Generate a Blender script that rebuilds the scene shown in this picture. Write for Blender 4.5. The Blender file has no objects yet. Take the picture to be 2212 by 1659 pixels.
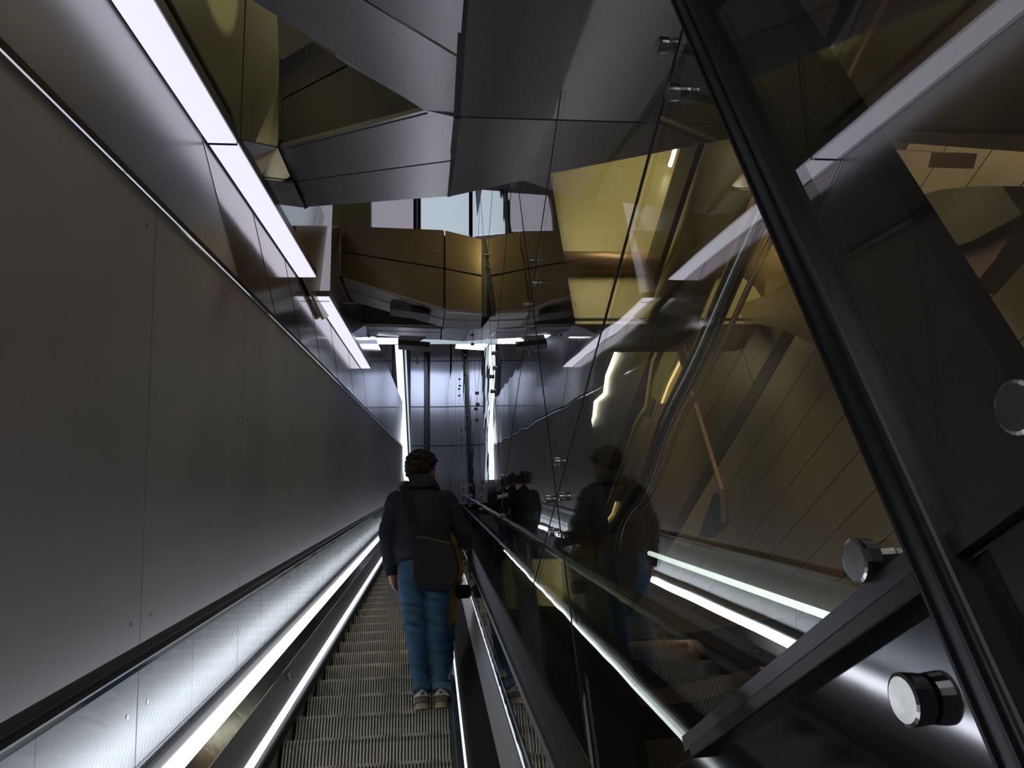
import bpy, bmesh, math, random
from mathutils import Vector, Matrix, noise
random.seed(7)
C = bpy.context.scene.collection
SC = bpy.context.scene
PI = math.pi
# ------------------------------------------------------------------ camera frame
c30, s30 = math.cos(PI/6), 0.5
FPX, CX, CY = 1575.0, 1106.0, 829.5
def dcam(px, py): return Vector((px-CX, CY-py, FPX))      # right, up, forward
S_ = dcam(937, 1030).normalized()
V_ = dcam(915, -1314).normalized()
X_ = V_.cross(S_).normalized()
if X_.x < 0: X_ = -X_
N_ = S_.cross(X_).normalized()
if N_.y < 0: N_ = -N_
def F(x, s, n): return Vector((x, s*c30-n*s30, s*s30+n*c30))     # incline frame -> world
def ray(px, py):
    d = dcam(px, py); a, b, c = X_.dot(d), S_.dot(d), N_.dot(d)
    return F(a/b, 1.0, c/b)                                      # per unit of s
def at_s(px, py, s): return ray(px, py)*s
def at_x(px, py, x): r = ray(px, py); return r*(x/r.x)
def at_y(px, py, y): r = ray(px, py); return r*(y/r.y)
def at_pl(px, py, p, nrm): r = ray(px, py); return r*(p.dot(nrm)/r.dot(nrm))
def plane3(a, b, c): return (a, (b-a).cross(c-a).normalized())

# ------------------------------------------------------------------ materials
def nodes(name):
    m = bpy.data.materials.new(name); m.use_nodes = True
    return m, m.node_tree, m.node_tree.nodes['Principled BSDF']
def mat(name, col, rough=.5, metal=0., var=0., scale=6., bump=0., stretch=(1,1,1), spec=.5, bscale=None, bdist=.002):
    m, nt, b = nodes(name)
    b.inputs['Base Color'].default_value = (*col, 1)
    b.inputs['Roughness'].default_value = rough
    b.inputs['Metallic'].default_value = metal
    b.inputs['Specular IOR Level'].default_value = spec
    if var or bump:
        tc = nt.nodes.new('ShaderNodeTexCoord'); mp = nt.nodes.new('ShaderNodeMapping')
        mp.inputs['Scale'].default_value = stretch
        nz = nt.nodes.new('ShaderNodeTexNoise'); nz.inputs['Scale'].default_value = scale; nz.inputs['Detail'].default_value = 4
        nt.links.new(tc.outputs['Object'], mp.inputs[0]); nt.links.new(mp.outputs[0], nz.inputs['Vector'])
        if var:
            mx = nt.nodes.new('ShaderNodeMix'); mx.data_type = 'RGBA'
            mx.inputs[6].default_value = (*[v*(1-var) for v in col], 1)
            mx.inputs[7].default_value = (*[min(1, v*(1+var)) for v in col], 1)
            nt.links.new(nz.outputs['Fac'], mx.inputs[0]); nt.links.new(mx.outputs[2], b.inputs['Base Color'])
        if bump:
            nb = nz
            if bscale:
                nb = nt.nodes.new('ShaderNodeTexNoise'); nb.inputs['Scale'].default_value = bscale; nb.inputs['Detail'].default_value = 2
                nt.links.new(mp.outputs[0], nb.inputs['Vector'])
            bp = nt.nodes.new('ShaderNodeBump'); bp.inputs['Strength'].default_value = bump; bp.inputs['Distance'].default_value = bdist
            nt.links.new(nb.outputs['Fac'], bp.inputs['Height']); nt.links.new(bp.outputs[0], b.inputs['Normal'])
    return m
def emis(name, col, st):
    m, nt, b = nodes(name)
    b.inputs['Base Color'].default_value = (*col, 1)
    b.inputs['Emission Color'].default_value = (*col, 1); b.inputs['Emission Strength'].default_value = st
    return m
def glass(name, tint=(.93, .95, .93), k=1.0, wave=.0, wscale=3., stretch=(1,1,1), dark=0.):
    m = bpy.data.materials.new(name); m.use_nodes = True; nt = m.node_tree; nt.nodes.clear()
    out = nt.nodes.new('ShaderNodeOutputMaterial'); mix = nt.nodes.new('ShaderNodeMixShader')
    tr = nt.nodes.new('ShaderNodeBsdfTransparent'); tr.inputs[0].default_value = (*tint, 1)
    gl = nt.nodes.new('ShaderNodeBsdfGlossy'); gl.inputs['Roughness'].default_value = 0.0; gl.inputs['Color'].default_value = (.97,.97,.97,1)
    fr = nt.nodes.new('ShaderNodeFresnel'); fr.inputs['IOR'].default_value = 1.5
    # the pane is modelled with both faces: use the outside Fresnel for back faces too
    geo = nt.nodes.new('ShaderNodeNewGeometry')
    lw = nt.nodes.new('ShaderNodeMath'); lw.operation = 'SUBTRACT'
    iorm = nt.nodes.new('ShaderNodeMath'); iorm.operation = 'MULTIPLY_ADD'
    nt.links.new(geo.outputs['Backfacing'], iorm.inputs[0]); iorm.inputs[1].default_value = 1/1.5-1.5; iorm.inputs[2].default_value = 1.5
    # Fresnel node inverts ior itself on back faces, feed the inverse so it sees 1.5 again
    nt.links.new(iorm.outputs[0], fr.inputs['IOR'])
    mu = nt.nodes.new('ShaderNodeMath'); mu.operation = 'MULTIPLY'; mu.inputs[1].default_value = k; mu.use_clamp = True
    nt.links.new(fr.outputs[0], mu.inputs[0]); nt.links.new(mu.outputs[0], mix.inputs[0])
    nt.links.new(tr.outputs[0], mix.inputs[1]); nt.links.new(gl.outputs[0], mix.inputs[2]); nt.links.new(mix.outputs[0], out.inputs[0])
    if wave:
        tc = nt.nodes.new('ShaderNodeTexCoord'); mp = nt.nodes.new('ShaderNodeMapping'); mp.inputs['Scale'].default_value = stretch
        nz = nt.nodes.new('ShaderNodeTexNoise'); nz.inputs['Scale'].default_value = wscale; nz.inputs['Detail'].default_value = 1
        bp = nt.nodes.new('ShaderNodeBump'); bp.inputs['Strength'].default_value = wave; bp.inputs['Distance'].default_value = .004
        nt.links.new(tc.outputs['Object'], mp.inputs[0]); nt.links.new(mp.outputs[0], nz.inputs['Vector'])
        nt.links.new(nz.outputs['Fac'], bp.inputs['Height']); nt.links.new(bp.outputs[0], gl.inputs['Normal'])
    return m

M = {}
M['wall'] = mat('brushed_wall_metal', (.52,.495,.50), .48, .3, .05, 3, .015, (1,1,1), bscale=260, bdist=.0006)
M['wall_up'] = mat('satin_wall_metal', (.40,.39,.40), .30, .75, .06, 2, .08, bscale=200, bdist=.0005)
M['wall_gloss'] = mat('glossy_wall_metal', (.36,.33,.33), .11, .8, .08, 2, .25, (1,.3,1), bscale=7, bdist=.003)
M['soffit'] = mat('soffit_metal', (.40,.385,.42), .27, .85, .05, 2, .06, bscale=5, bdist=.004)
M['soffit3'] = mat('soffit_lit', (.50,.47,.50), .33, .35, .05, 2)  # paler soffit copy; light from the lamps below is put into its colour
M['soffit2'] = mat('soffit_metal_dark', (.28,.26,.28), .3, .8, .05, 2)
M['bronze'] = mat('bronze_panel', (.30,.23,.13), .35, .6, .08, 2)
M['upper_olive'] = mat('olive_lit_upper_panel', (.24,.22,.14), .35, .4, .06, 2)  # yellow light from above is partly mixed into the panel colour
M['black'] = mat('black_gap', (.01,.01,.011), .5)
M['blackgloss'] = mat('black_gloss_panel', (.014,.013,.016), .55)
M['frame'] = mat('dark_frame_metal', (.055,.055,.062), .38, .6, .1, 8)
M['rubber'] = mat('black_rubber', (.010,.010,.012), .40, 0, .1, 20, spec=.3)
M['chrome'] = mat('polished_steel', (.55,.56,.58), .12, 1.)
M['steel'] = mat('satin_steel', (.45,.45,.46), .25, 1., .05, 4)
M['deck'] = mat('deck_dark_metal', (.17,.17,.19), .3, .8, .1, 3)
M['deck_left'] = mat('deck_left_metal', (.34,.34,.37), .42, .6, .1, 3)
M['polished'] = mat('polished_strip', (.75,.76,.72), .14, 1., .05, 3, .25, bscale=9, bdist=.004)
M['deck_black'] = mat('black_deck', (.006,.006,.007), .65, 0, .1, 3, spec=.02)
M['decklight'] = mat('deck_light_metal', (.40,.40,.43), .3, .8, .1, 3)
M['step'] = mat('step_aluminium', (.58,.55,.47), .42, .5, .25, 9, .1, bscale=60)
M['groove'] = mat('step_groove', (.035,.05,.048), .5, .3)
M['brush'] = mat('brush_bristles', (.02,.02,.02), .8, 0, .3, 60, .8, bscale=150)
M['led'] = emis('led_white', (.92,.95,1.0), 4.6)
M['led_wall'] = emis('led_wall_washer', (.84,.92,1.0), 4.6)
M['led_r'] = emis('led_white_thin', (.85,.92,1.), .7)
M['led_out'] = emis('led_white_outer', (.85,.95,.95), 1.5)
M['led_b'] = emis('led_white_soft', (.9,.93,.95), 2.2)
M['lamp'] = emis('lamp_diffuser', (.80,.78,.92), .68)
M['lamp_fill'] = emis('lamp_diffuser_strong', (.90,.86,.86), 3.4)
M['panel_glow'] = emis('lamp_post_diffuser', (.5,.49,.58), .26)  # grey panel, not a lamp; its paleness is put in as glow
M['yellow_led'] = emis('warm_led', (1.,.80,.3), .8)
M['white_led'] = emis('white_led_tube', (1.,.98,.9), 5)
M['pane_lit'] = emis('backlit_window', (.42,.50,.58), .62)
M['pane_grey'] = emis('backlit_window_grey', (.36,.35,.42), .42)
M['farlit'] = emis('far_light_strip', (.78,.82,.95), 1.0)
M['glass'] = glass('partition_glass', (.95,.96,.93), 1.5, .34, 2.2, (1,.6,1))
M['glass_b'] = glass('balustrade_glass', (.93,.95,.95), 1.0, .06, 5)
M['void_tile'] = mat('beige_wall_panel', (.40,.33,.21), .35, .1, .05, 2)
M['void_yellow'] = mat('yellow_lit_wall_panel', (.40,.36,.16), .35, .15, .06, 2)  # yellow of the hall lighting is partly put into this base colour
M['void_brown'] = mat('brown_wall_panel', (.20,.15,.08), .3, .3, .06, 2)
M['void_dark'] = mat('dark_recess', (.03,.028,.03), .4)
M['arch'] = mat('dark_olive_arch', (.05,.048,.022), .5)
M['arch_brown'] = mat('dark_brown_arch', (.11,.075,.05), .5)
M['copper'] = mat('copper_panel', (.50,.33,.20), .38, .35, .05, 2)
M['olive'] = mat('olive_panel', (.30,.28,.12), .3, .4, .05, 2)
M['steel_panel'] = mat('brushed_lower_panel', (.15,.15,.165), .08, .9, .1, 3, .06, (1,1,1), bscale=4, bdist=.004)
M['pipe'] = mat('gunmetal_pipe', (.30,.31,.33), .18, 1.)

# ------------------------------------------------------------------ builders
def link(name, bm, m, parent=None, smooth=False):
    me = bpy.data.meshes.new(name); bmesh.ops.recalc_face_normals(bm, faces=bm.faces); bm.to_mesh(me); bm.free()
    for mm in (m if isinstance(m, (list, tuple)) else [m]): me.materials.append(mm)
    if smooth:
        for p in me.polygons: p.use_smooth = True
    o = bpy.data.objects.new(name, me); C.objects.link(o)
    if parent is not None: o.parent = parent; o.matrix_parent_inverse = parent.matrix_world.inverted()
    return o
def empty(name, loc=(0,0,0)):
    o = bpy.data.objects.new(name, None); C.objects.link(o); o.location = loc; o.empty_display_size = .1
    o.matrix_world = Matrix.Translation(Vector(loc)); return o
def tag(o, label=None, cat=None, group=None, kind=None):
    if label: o['label'] = label
    if cat: o['category'] = cat
    if group: o['group'] = group
    if kind: o['kind'] = kind
    return o
def quadbox(bm, P):   # 8 points: bottom 4, top 4
    v = [bm.verts.new(p) for p in P]
    for f in ((3,2,1,0),(4,5,6,7),(0,1,5,4),(1,2,6,5),(2,3,7,6),(3,0,4,7)): bm.faces.new([v[i] for i in f])
def boxF(bm, x0, x1, s0, s1, n0, n1):
    quadbox(bm, [F(x0,s0,n0),F(x1,s0,n0),F(x1,s1,n0),F(x0,s1,n0),F(x0,s0,n1),F(x1,s0,n1),F(x1,s1,n1),F(x0,s1,n1)])
def boxW(bm, x0, x1, y0, y1, z0, z1):
    quadbox(bm, [Vector(p) for p in ((x0,y0,z0),(x1,y0,z0),(x1,y1,z0),(x0,y1,z0),(x0,y0,z1),(x1,y0,z1),(x1,y1,z1),(x0,y1,z1))])
def prof(bm, pts, s0, s1, ns=1):     # closed (x,n) profile swept along the incline
    rings = []
    for k in range(ns+1):
        s = s0+(s1-s0)*k/ns
        rings.append([bm.verts.new(F(x, s, n)) for x, n in pts])
    L = len(pts)
    for a, b in zip(rings, rings[1:]):
        for i in range(L): bm.faces.new((a[i], a[(i+1)%L], b[(i+1)%L], b[i]))
    bm.faces.new(rings[0][::-1]); bm.faces.new(rings[-1])
def slab(bm, pts, th=.03, d=None):
    """polygon (world points) given thickness away from the viewer"""
    n = Vector((0,0,0))
    for i in range(len(pts)):
        n += pts[i].cross(pts[(i+1)%len(pts)])
    n.normalize()
    cen = sum(pts, Vector())/len(pts)
    if n.dot(cen) < 0: n = -n
    if d is not None: n = d
    a = [bm.verts.new(p) for p in pts]; b = [bm.verts.new(p+n*th) for p in pts]
    bm.faces.new(a); bm.faces.new(b[::-1])
    for i in range(len(pts)):
        j = (i+1)%len(pts); bm.faces.new((a[j], a[i], b[i], b[j]))
def tube(bm, pts, r, seg=14, cap=True):
    """sweep of circles along a polyline, r float or list"""
    pts = [Vector(p) for p in pts]; R = r if isinstance(r, (list, tuple)) else [r]*len(pts)
    rings = []; up = None
    for i, p in enumerate(pts):
        t = (pts[min(i+1, len(pts)-1)]-pts[max(i-1, 0)]).normalized()
        if up is None:
            up = Vector((0,0,1)) if abs(t.z) < .9 else Vector((1,0,0))
        u = (up-t*up.dot(t)).normalized(); up = u; w = t.cross(u)
        q = R[i]; qa, qb = q if isinstance(q, tuple) else (q, q)
        rings.append([bm.verts.new(p+u*math.cos(2*PI*k/seg)*qa+w*math.sin(2*PI*k/seg)*qb) for k in range(seg)])
    for a, b in zip(rings, rings[1:]):
        for k in range(seg): bm.faces.new((a[k], a[(k+1)%seg], b[(k+1)%seg], b[k]))
    if cap: bm.faces.new(rings[0][::-1]); bm.faces.new(rings[-1])
def line_strip(bm, a, b, w, th=.01, nrm=None, off=.004):
    """thin raised bar between two world points lying on a surface, facing the viewer"""
    t = (b-a).normalized(); n = nrm if nrm is not None else -(a+b).normalized()
    n = (n-t*n.dot(t)).normalized()
    if n.dot(a+b) > 0: n = -n
    s = t.cross(n).normalized()*w/2
    q = n*off
    quadbox(bm, [a-s-n*th, a+s-n*th, b+s-n*th, b-s-n*th, a-s+q, a+s+q, b+s+q, b-s+q])
def B(): return bmesh.new()
def panel(name, pts, m, parent, th=.03):
    bm = B(); slab(bm, pts, th); return link(name, bm, m, parent)
def seams(name, segs, w, m, parent, nrm=None, off=.003):
    bm = B()
    for a, b in segs: line_strip(bm, a, b, w, .006, nrm, off)
    return link(name, bm, m, parent)

# ------------------------------------------------------------------ left wall (incline frame x=-1.30)
XW = -1.30
wl = empty('wall_left', F(XW, 3, -1)); tag(wl, kind='structure')
joints = [1.84, 3.50] + [5.16+1.65*k for k in range(0, 16)]
for a, b in zip([.2]+joints, joints+[31.3]):
    bm = B(); boxF(bm, XW-.03, XW, a+.006, b-.006, -1.75, 1.30); link('wall_panel', bm, M['wall'], wl)
bm = B(); boxF(bm, XW-.06, XW-.035, .2, 31.3, -1.75, 1.30); link('backing', bm, M['black'], wl)
scr = None
for j in joints[:9]:
    for ds in (-.11, .11):
        for n in (.42, -.60, -.98, 1.18, -.03):
            if n == -.03: n = .28 if ds > 0 else .30; continue
            bm = B(); tube(bm, [F(XW, j+ds, n), F(XW+.004, j+ds, n)], .009, 10)
            link('screw', bm, M['steel'], wl)
# upper wall, satin near, glossy from the oblique joint on
bm = B()
slab(bm, [F(XW,.2,1.36), F(XW,4.95,1.36), F(XW,3.92,2.10), F(XW,3.4,2.6), F(XW,.2,2.6)], .03, Vector((-1,0,0)))
link('upper_panel_satin', bm, M['wall_up'], wl)
def vline(s, n): return s - 1.39*0 + 0
bm = B()
slab(bm, [F(XW,4.975,1.36), F(XW,31.3,1.36), F(XW,31.3,3.2), F(XW,2.6,3.2), F(XW,3.945,2.10)], .03, Vector((-1,0,0)))
link('upper_panel_glossy', bm, M['wall_gloss'], wl)
segs = []
for s0 in (6.15, 7.3, 8.6, 10.2, 12.2, 14.6): segs.append((F(XW, s0, 1.36), F(XW, s0-1.05, 2.10)))
seams('panel_joint', segs, .010, M['black'], wl, Vector((1,0,0)), .002)
seams('bright_joint', [(F(XW,4.96,1.36), F(XW,3.93,2.10))], .012, M['chrome'], wl, Vector((1,0,0)), .004)
# recess strip + trim
bm = B(); boxF(bm, XW-.05, XW-.02, .2, 31.3, 1.30, 1.36); link('shadow_gap', bm, M['bronze'], wl)
t = B(); prof(t, [(XW-.01,1.295),(XW+.012,1.295),(XW+.014,1.302),(XW+.008,1.318),(XW-.01,1.318)], .2, 31.3)
tag(link('trim_1', t, M['chrome']), kind='structure')

# ------------------------------------------------------------------ escalator
NN = -1.42; XL, XR = -.843, .095; GL, GR = -1.085, .275
S0, S1 = .9, 27.5
esc = empty('escalator', F(-.37, 3, NN))
tag(esc, 'long ascending escalator with ribbed grey steps, glass sides and black handrails', 'escalator')
# one step
def step_mesh():
    bm = B(); NR = 51; w = (XR-XL-.02); p = w/NR
    prf = [(.325,-.004,0),(.02,0,0),(.006,0,0),(0,-.006,0),(-.010,-.04,0),(-.012,-.10,0),(-.008,-.16,0),(.0,-.215,0)]
    gro = [(.325,-.014),(.02,-.012),(.012,-.014),(.010,-.016),(.0,-.05),(-.002,-.10),(.002,-.16),(.010,-.215)]
    def col(x, pr): return [bm.verts.new((x, y, z)) for y, z in pr]
    rib = [(a, b) for a, b, _ in prf]
    x = -w/2; prev = None
    for i in range(NR):
        seq = [(x+p*.02, rib, 0), (x+p*.52, rib, 1), (x+p*.60, gro, 1), (x+p*.94, gro, 1)]
        for xx, pr, mi in seq:
            cc = col(xx, pr)
            if prev is not None:
                for a in range(len(cc)-1):
                    f = bm.faces.new((prev[0][a], cc[a], cc[a+1], prev[0][a+1]))
                    f.material_index = 1 if (prev[1] is gro and pr is gro) else 0
            prev = (cc, pr)
        x += p
    # sides and back close the step body
    quadbox(bm, [Vector(v) for v in ((-w/2,.012,-.22),(w/2,.012,-.22),(w/2,.32,-.22),(-w/2,.32,-.22),(-w/2,.012,-.02),(w/2,.012,-.02),(w/2,.32,-.02),(-w/2,.32,-.02))])
    me = bpy.data.meshes.new('step'); bm.to_mesh(me); bm.free()
    me.materials.append(M['step']); me.materials.append(M['groove']); return me
smesh = step_mesh()
PIT = .404
s_ref = 4.751 - .012      # nose under the man's heels
k0 = -9
for k in range(k0, 56):
    s = s_ref + PIT*k
    if s < S0: continue
    o = bpy.data.objects.new('step', smesh); C.objects.link(o)
    o.location = F((XL+XR)/2, s, NN) - Vector(esc.location); o.parent = esc
SB = S1
def escp(name, pts, m, s0=S0, s1=SB, smooth=False):
    bm = B(); prof(bm, pts, s0, s1); return link(name, bm, m, esc, smooth)
# skirts, brushes, light lines, decks
escp('skirt_panel', [(XL-.012,-1.75),(XL-.002,-1.75),(XL-.002,-1.375),(XL-.012,-1.375)], M['deck'])
escp('skirt_panel', [(XR+.002,-1.75),(XR+.012,-1.75),(XR+.012,-1.375),(XR+.002,-1.375)], M['deck'])
escp('brush_strip', [(XL-.008,-1.40),(XL+.016,-1.405),(XL+.016,-1.395),(XL-.008,-1.375)], M['brush'])
escp('brush_strip', [(XR+.008,-1.375),(XR-.016,-1.395),(XR-.016,-1.405),(XR+.008,-1.40)], M['brush'])
escp('skirt_cap', [(XL-.045,-1.375),(XL-.002,-1.375),(XL-.006,-1.362),(XL-.045,-1.350)], M['steel'])
l = escp('light_strip', [(XL-.058,-1.353),(XL-.024,-1.360),(XL-.024,-1.351),(XL-.058,-1.344)], M['led_b']); tag(l, 'bright white light line along the step edge')
escp('skirt_cap', [(XR+.002,-1.375),(XR+.04,-1.375),(XR+.045,-1.350),(XR+.006,-1.362)], M['steel'])
l = escp('light_strip', [(XR+.036,-1.360),(XR+.048,-1.360),(XR+.048,-1.345),(XR+.036,-1.345)], M['led_r'])
escp('inner_deck', [(XL-.064,-1.40),(XL-.062,-1.345),(GL+.096,-1.243),(GL+.08,-1.40)], M['deck_left'])
escp('polished_strip', [(GL+.095,-1.30),(GL+.095,-1.241),(GL+.043,-1.178),(GL+.04,-1.30)], M['polished'])
escp('inner_deck', [(XR+.05,-1.40),(XR+.05,-1.36),(.238,-1.10),(.25,-1.40)], M['deck_black'])
escp('deck_cladding', [(.240,-1.12),(.240,-1.10),(.268,-.92),(.272,-.92),(.272,-1.12)], M['decklight'])
# base profile with led A
escp('glass_base_rail', [(GL-.02,-1.40),(GL+.038,-1.40),(GL+.038,-1.20),(GL+.005,-1.14),(GL+.005,-1.055),(GL-.02,-1.055)], M['deck'])
l = escp('light_strip', [(GL+.008,-1.138),(GL+.036,-1.185),(GL+.040,-1.178),(GL+.013,-1.125)], M['led']); tag(l, 'brightest light line at the foot of the left glass')
escp('glass_base_rail', [(GR-.003,-1.40),(GR+.03,-1.40),(GR+.03,-1.02),(GR-.003,-1.02)], M['deck'])
escp('outer_deck', [(GR+.03,-1.30),(.63,-1.30),(.63,-1.26),(GR+.03,-1.26)], M['deck_black'])
escp('outer_deck', [(GL-.02,-1.30),(XW+.005,-1.30),(XW+.005,-1.22),(GL-.02,-1.22)], M['decklight'])
# balustrade glass in lengths
sg = S0
k = 0
while sg < SB-.1:
    e = min(sg+1.32, SB)
    for g, lo in ((GL, -1.075), (GR, -1.03)):
        bm = B(); boxF(bm, g-.005, g+.005, sg+.003, e-.003, lo, -.655); link('glass_side', bm, M['glass_b'], esc)
    sg = e
bm = B(); boxF(bm, GL-.034, GL-.026, S0, SB, -1.21, -1.10); l = link('light_strip', bm, M['led_wall'], esc); tag(l, 'hidden light line between the left glass and the wall')
l = escp('light_strip', [(GR+.032,-1.055),(GR+.040,-1.055),(GR+.040,-1.041),(GR+.032,-1.041)], M['led_out'], S0, 10.4); tag(l, 'white light line outside the right glass')
# handrails (rubber) with steel guide
for g in (GL, GR+.01):
    pts = []
    W, H = .041, .016
    for a in range(0, 13):
        an = PI*a/12
        pts.append((g+W*math.copysign(abs(math.cos(an))**.6, math.cos(an)), -.622+H*math.sin(an)**.7+.004))
    pts += [(g-W, -.632), (g-W+.008, -.644), (g-.020, -.644), (g-.020,-.636), (g+.020,-.636), (g+.020, -.644), (g+W-.008, -.644), (g+W, -.632)]
    bm = B(); prof(bm, pts, S0, SB); link('handrail', bm, M['rubber'], esc)
    for sx in (-1, 1):
        bm = B(); prof(bm, [(g+sx*.018,-.664),(g+sx*.030,-.664),(g+sx*.030,-.640),(g+sx*.018,-.640)], S0, SB); link('guide_rail', bm, M['chrome'], esc)
bm = B(); boxF(bm, XL-.01, XR+.01, S0, SB, -1.78, -1.76); link('truss', bm, M['black'], esc)
# safety stickers on the left deck
stm = mat('sticker_blue', (.05,.07,.13), .4); stw = mat('sticker_figure', (.5,.45,.4), .5)
for ss in (5.06, 10.2):
    a, b = Vector((XL-.075, -1.352+.006)), Vector((GL+.10, -1.235+.006))
    def DK(u, s, o=0): q = a.lerp(b, u); return F(q.x+.006*o, s, q.y+.008*o)
    bm = B(); quadbox(bm, [DK(.05,ss), DK(.80,ss), DK(.80,ss+.13), DK(.05,ss+.13), DK(.05,ss,.2), DK(.80,ss,.2), DK(.80,ss+.13,.2), DK(.05,ss+.13,.2)])
    st = link('safety_sticker', bm, stm, esc); tag(st, 'small blue pictogram sticker')
    bm = B()
    for u0, u1, q0, q1 in ((.15,.32,.03,.09),(.42,.52,.02,.07),(.55,.72,.04,.11)):
        quadbox(bm, [DK(u0,ss+q0,.2), DK(u1,ss+q0,.2), DK(u1,ss+q1,.2), DK(u0,ss+q1,.2), DK(u0,ss+q0,.3), DK(u1,ss+q0,.3), DK(u1,ss+q1,.3), DK(u0,ss+q1,.3)])
    link('pictogram', bm, stw, st)

# ------------------------------------------------------------------ glass partition (x = .64, true verticals)
PX = .64
gp = empty('glass_partition', (PX, 3, -1))
tag(gp, 'tall frameless glass wall with slanting joints and steel discs, right of the escalator', 'glass wall')
ys = [-.95, .845, 3.38, 6.08, 8.78, 11.5, 14.2, 16.9, 19.6, 22.3, 25.0]
zs = [-2.6, .325, 1.80, 3.28, 4.76, 6.24]
def nz(y, n): return (n + y*s30)/c30        # world z at given world y on the incline line n
pane_i = 0
for i in range(len(ys)-1):
    y0, y1 = ys[i], ys[i+1]
    zlo, zhi = nz(y0, -1.32), nz(y1, 3.7)
    rows = [zlo] + [z for z in [.325+1.477*k for k in range(-2, 14)] if zlo+.15 < z < zhi-.15] + [zhi]
    for a, b in zip(rows, rows[1:]):
        g = .006
        opaque = (b <= .33)
        # clip the pane to the band between the two incline lines
        def clip(poly, n, keep):
            out = []
            for q in range(len(poly)):
                p1, p2 = poly[q], poly[(q+1)%len(poly)]
                d1 = (p1[1]*c30 - p1[0]*s30 - n)*keep; d2 = (p2[1]*c30 - p2[0]*s30 - n)*keep
                if d1 >= 0: out.append(p1)
                if d1*d2 < 0:
                    t_ = d1/(d1-d2); out.append((p1[0]+(p2[0]-p1[0])*t_, p1[1]+(p2[1]-p1[1])*t_))
            return out
        poly = [(y0+g, a+g), (y1-g, a+g), (y1-g, b-g), (y0+g, b-g)]
        poly = clip(poly, -1.32, 1); poly = clip(poly, 3.6, -1) if poly else poly
        if len(poly) < 3: continue
        ar = abs(sum(poly[q][0]*poly[(q+1)%len(poly)][1]-poly[(q+1)%len(poly)][0]*poly[q][1] for q in range(len(poly))))/2
        if ar < .05: continue
        if opaque:
            bm = B(); slab(bm, [Vector((PX+.004, p, q)) for p, q in poly], .02, Vector((1,0,0)))
            o = link('lower_panel', bm, M['steel_panel'], gp); tag(o, 'opaque brushed grey panel below the transom')
        else:
            bm = B(); slab(bm, [Vector((PX, p, q)) for p, q in poly], .012, Vector((1,0,0)))
            link('glass_pane', bm, M['glass'], gp)
    if i >= 1:
        segs = [(Vector((PX-.001, y0, nz(y0,-1.32))), Vector((PX-.001, y0, nz(y0,3.6))))]
        if i > 1: seams('silicone_joint', segs, .014 if i == 2 else .012, M['blackgloss'], gp, Vector((-1,0,0)), .001)
# transom joints far along
for z in [.325+1.477*k for k in range(1, 9)]:
    ylo = max(.86, (z*c30-3.6)/s30); yhi = min(25.0, (z*c30+1.32)/s30)
    seams('transom_joint', [(Vector((PX-.001, ylo, z)), Vector((PX-.001, yhi, z)))], .008, M['blackgloss'], gp, Vector((-1,0,0)), .001)
# near frame: stout mullion and transom
bm = B()
y0 = .845
boxW(bm, PX-.030, PX+.014, y0-.062, y0, -1.6, 4.6)
bmesh.ops.bevel(bm, geom=bm.edges[:], offset=.006, segments=2, affect='EDGES', profile=.5)
mu = link('mullion', bm, M['frame'], gp); tag(mu, 'thick dark steel post closest to the viewer')
bm = B(); boxW(bm, PX-.035, PX-.030, y0-.046, y0-.038, -1.6, 4.6); boxW(bm, PX-.035, PX-.030, y0-.010, y0-.004, -1.6, 4.6); link('gasket', bm, M['rubber'], mu)
bm = B(); boxW(bm, PX-.030, PX+.01, y0, 1.905, .305, .335); 
bmesh.ops.bevel(bm, geom=bm.edges[:], offset=.004, segments=2, affect='EDGES', profile=.5)
link('transom', bm, M['rubber'], gp)
bm = B(); boxW(bm, PX-.012, PX+.01, y0, 2.0, .336, .372); link('transom_lip', bm, M['frame'], gp)
bm = B(); boxW(bm, PX-.014, PX+.010, -.95, y0-.062, .325, .352); link('transom', bm, M['frame'], gp)
def disc(y, z, r=.030):
    bm = B(); n = 22
    tube(bm, [(PX-.028,y,z),(PX-.026,y,z),(PX-.020,y,z),(PX+.0,y,z)], [r*.86, r, r, r*.94], n)
    d = link('fixing_disc', bm, M['steel_disc'], gp)
    bm = B(); tube(bm, [(PX+.013,y,z),(PX+.10,y+.02,z)], r*.45, 12); link('stem', bm, M['frame'], d)
M['steel_disc'] = mat('fixing_disc_steel', (.42,.42,.42), .22, 1., .35, 40)
for (px, py, rr) in ((1845,1212,.033),(1950,1512,.034),(2192,880,.030)):
    q = at_x(px, py, PX-.027); disc(q.y, q.z, rr)
for yj in ys[2:9]:
    for z in [.325+1.477*k for k in range(0, 10)]:
        n = z*c30 - yj*s30
        if -1.1 < n < 2.9 and yj < 15:
            for dy in (-.21, .19):
                for dz in (-.10, .10): disc(yj+dy, z+dz, .022)
for (y, z) in ((1.01,1.71),(.98,1.89)): disc(y, z, .024)

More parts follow.
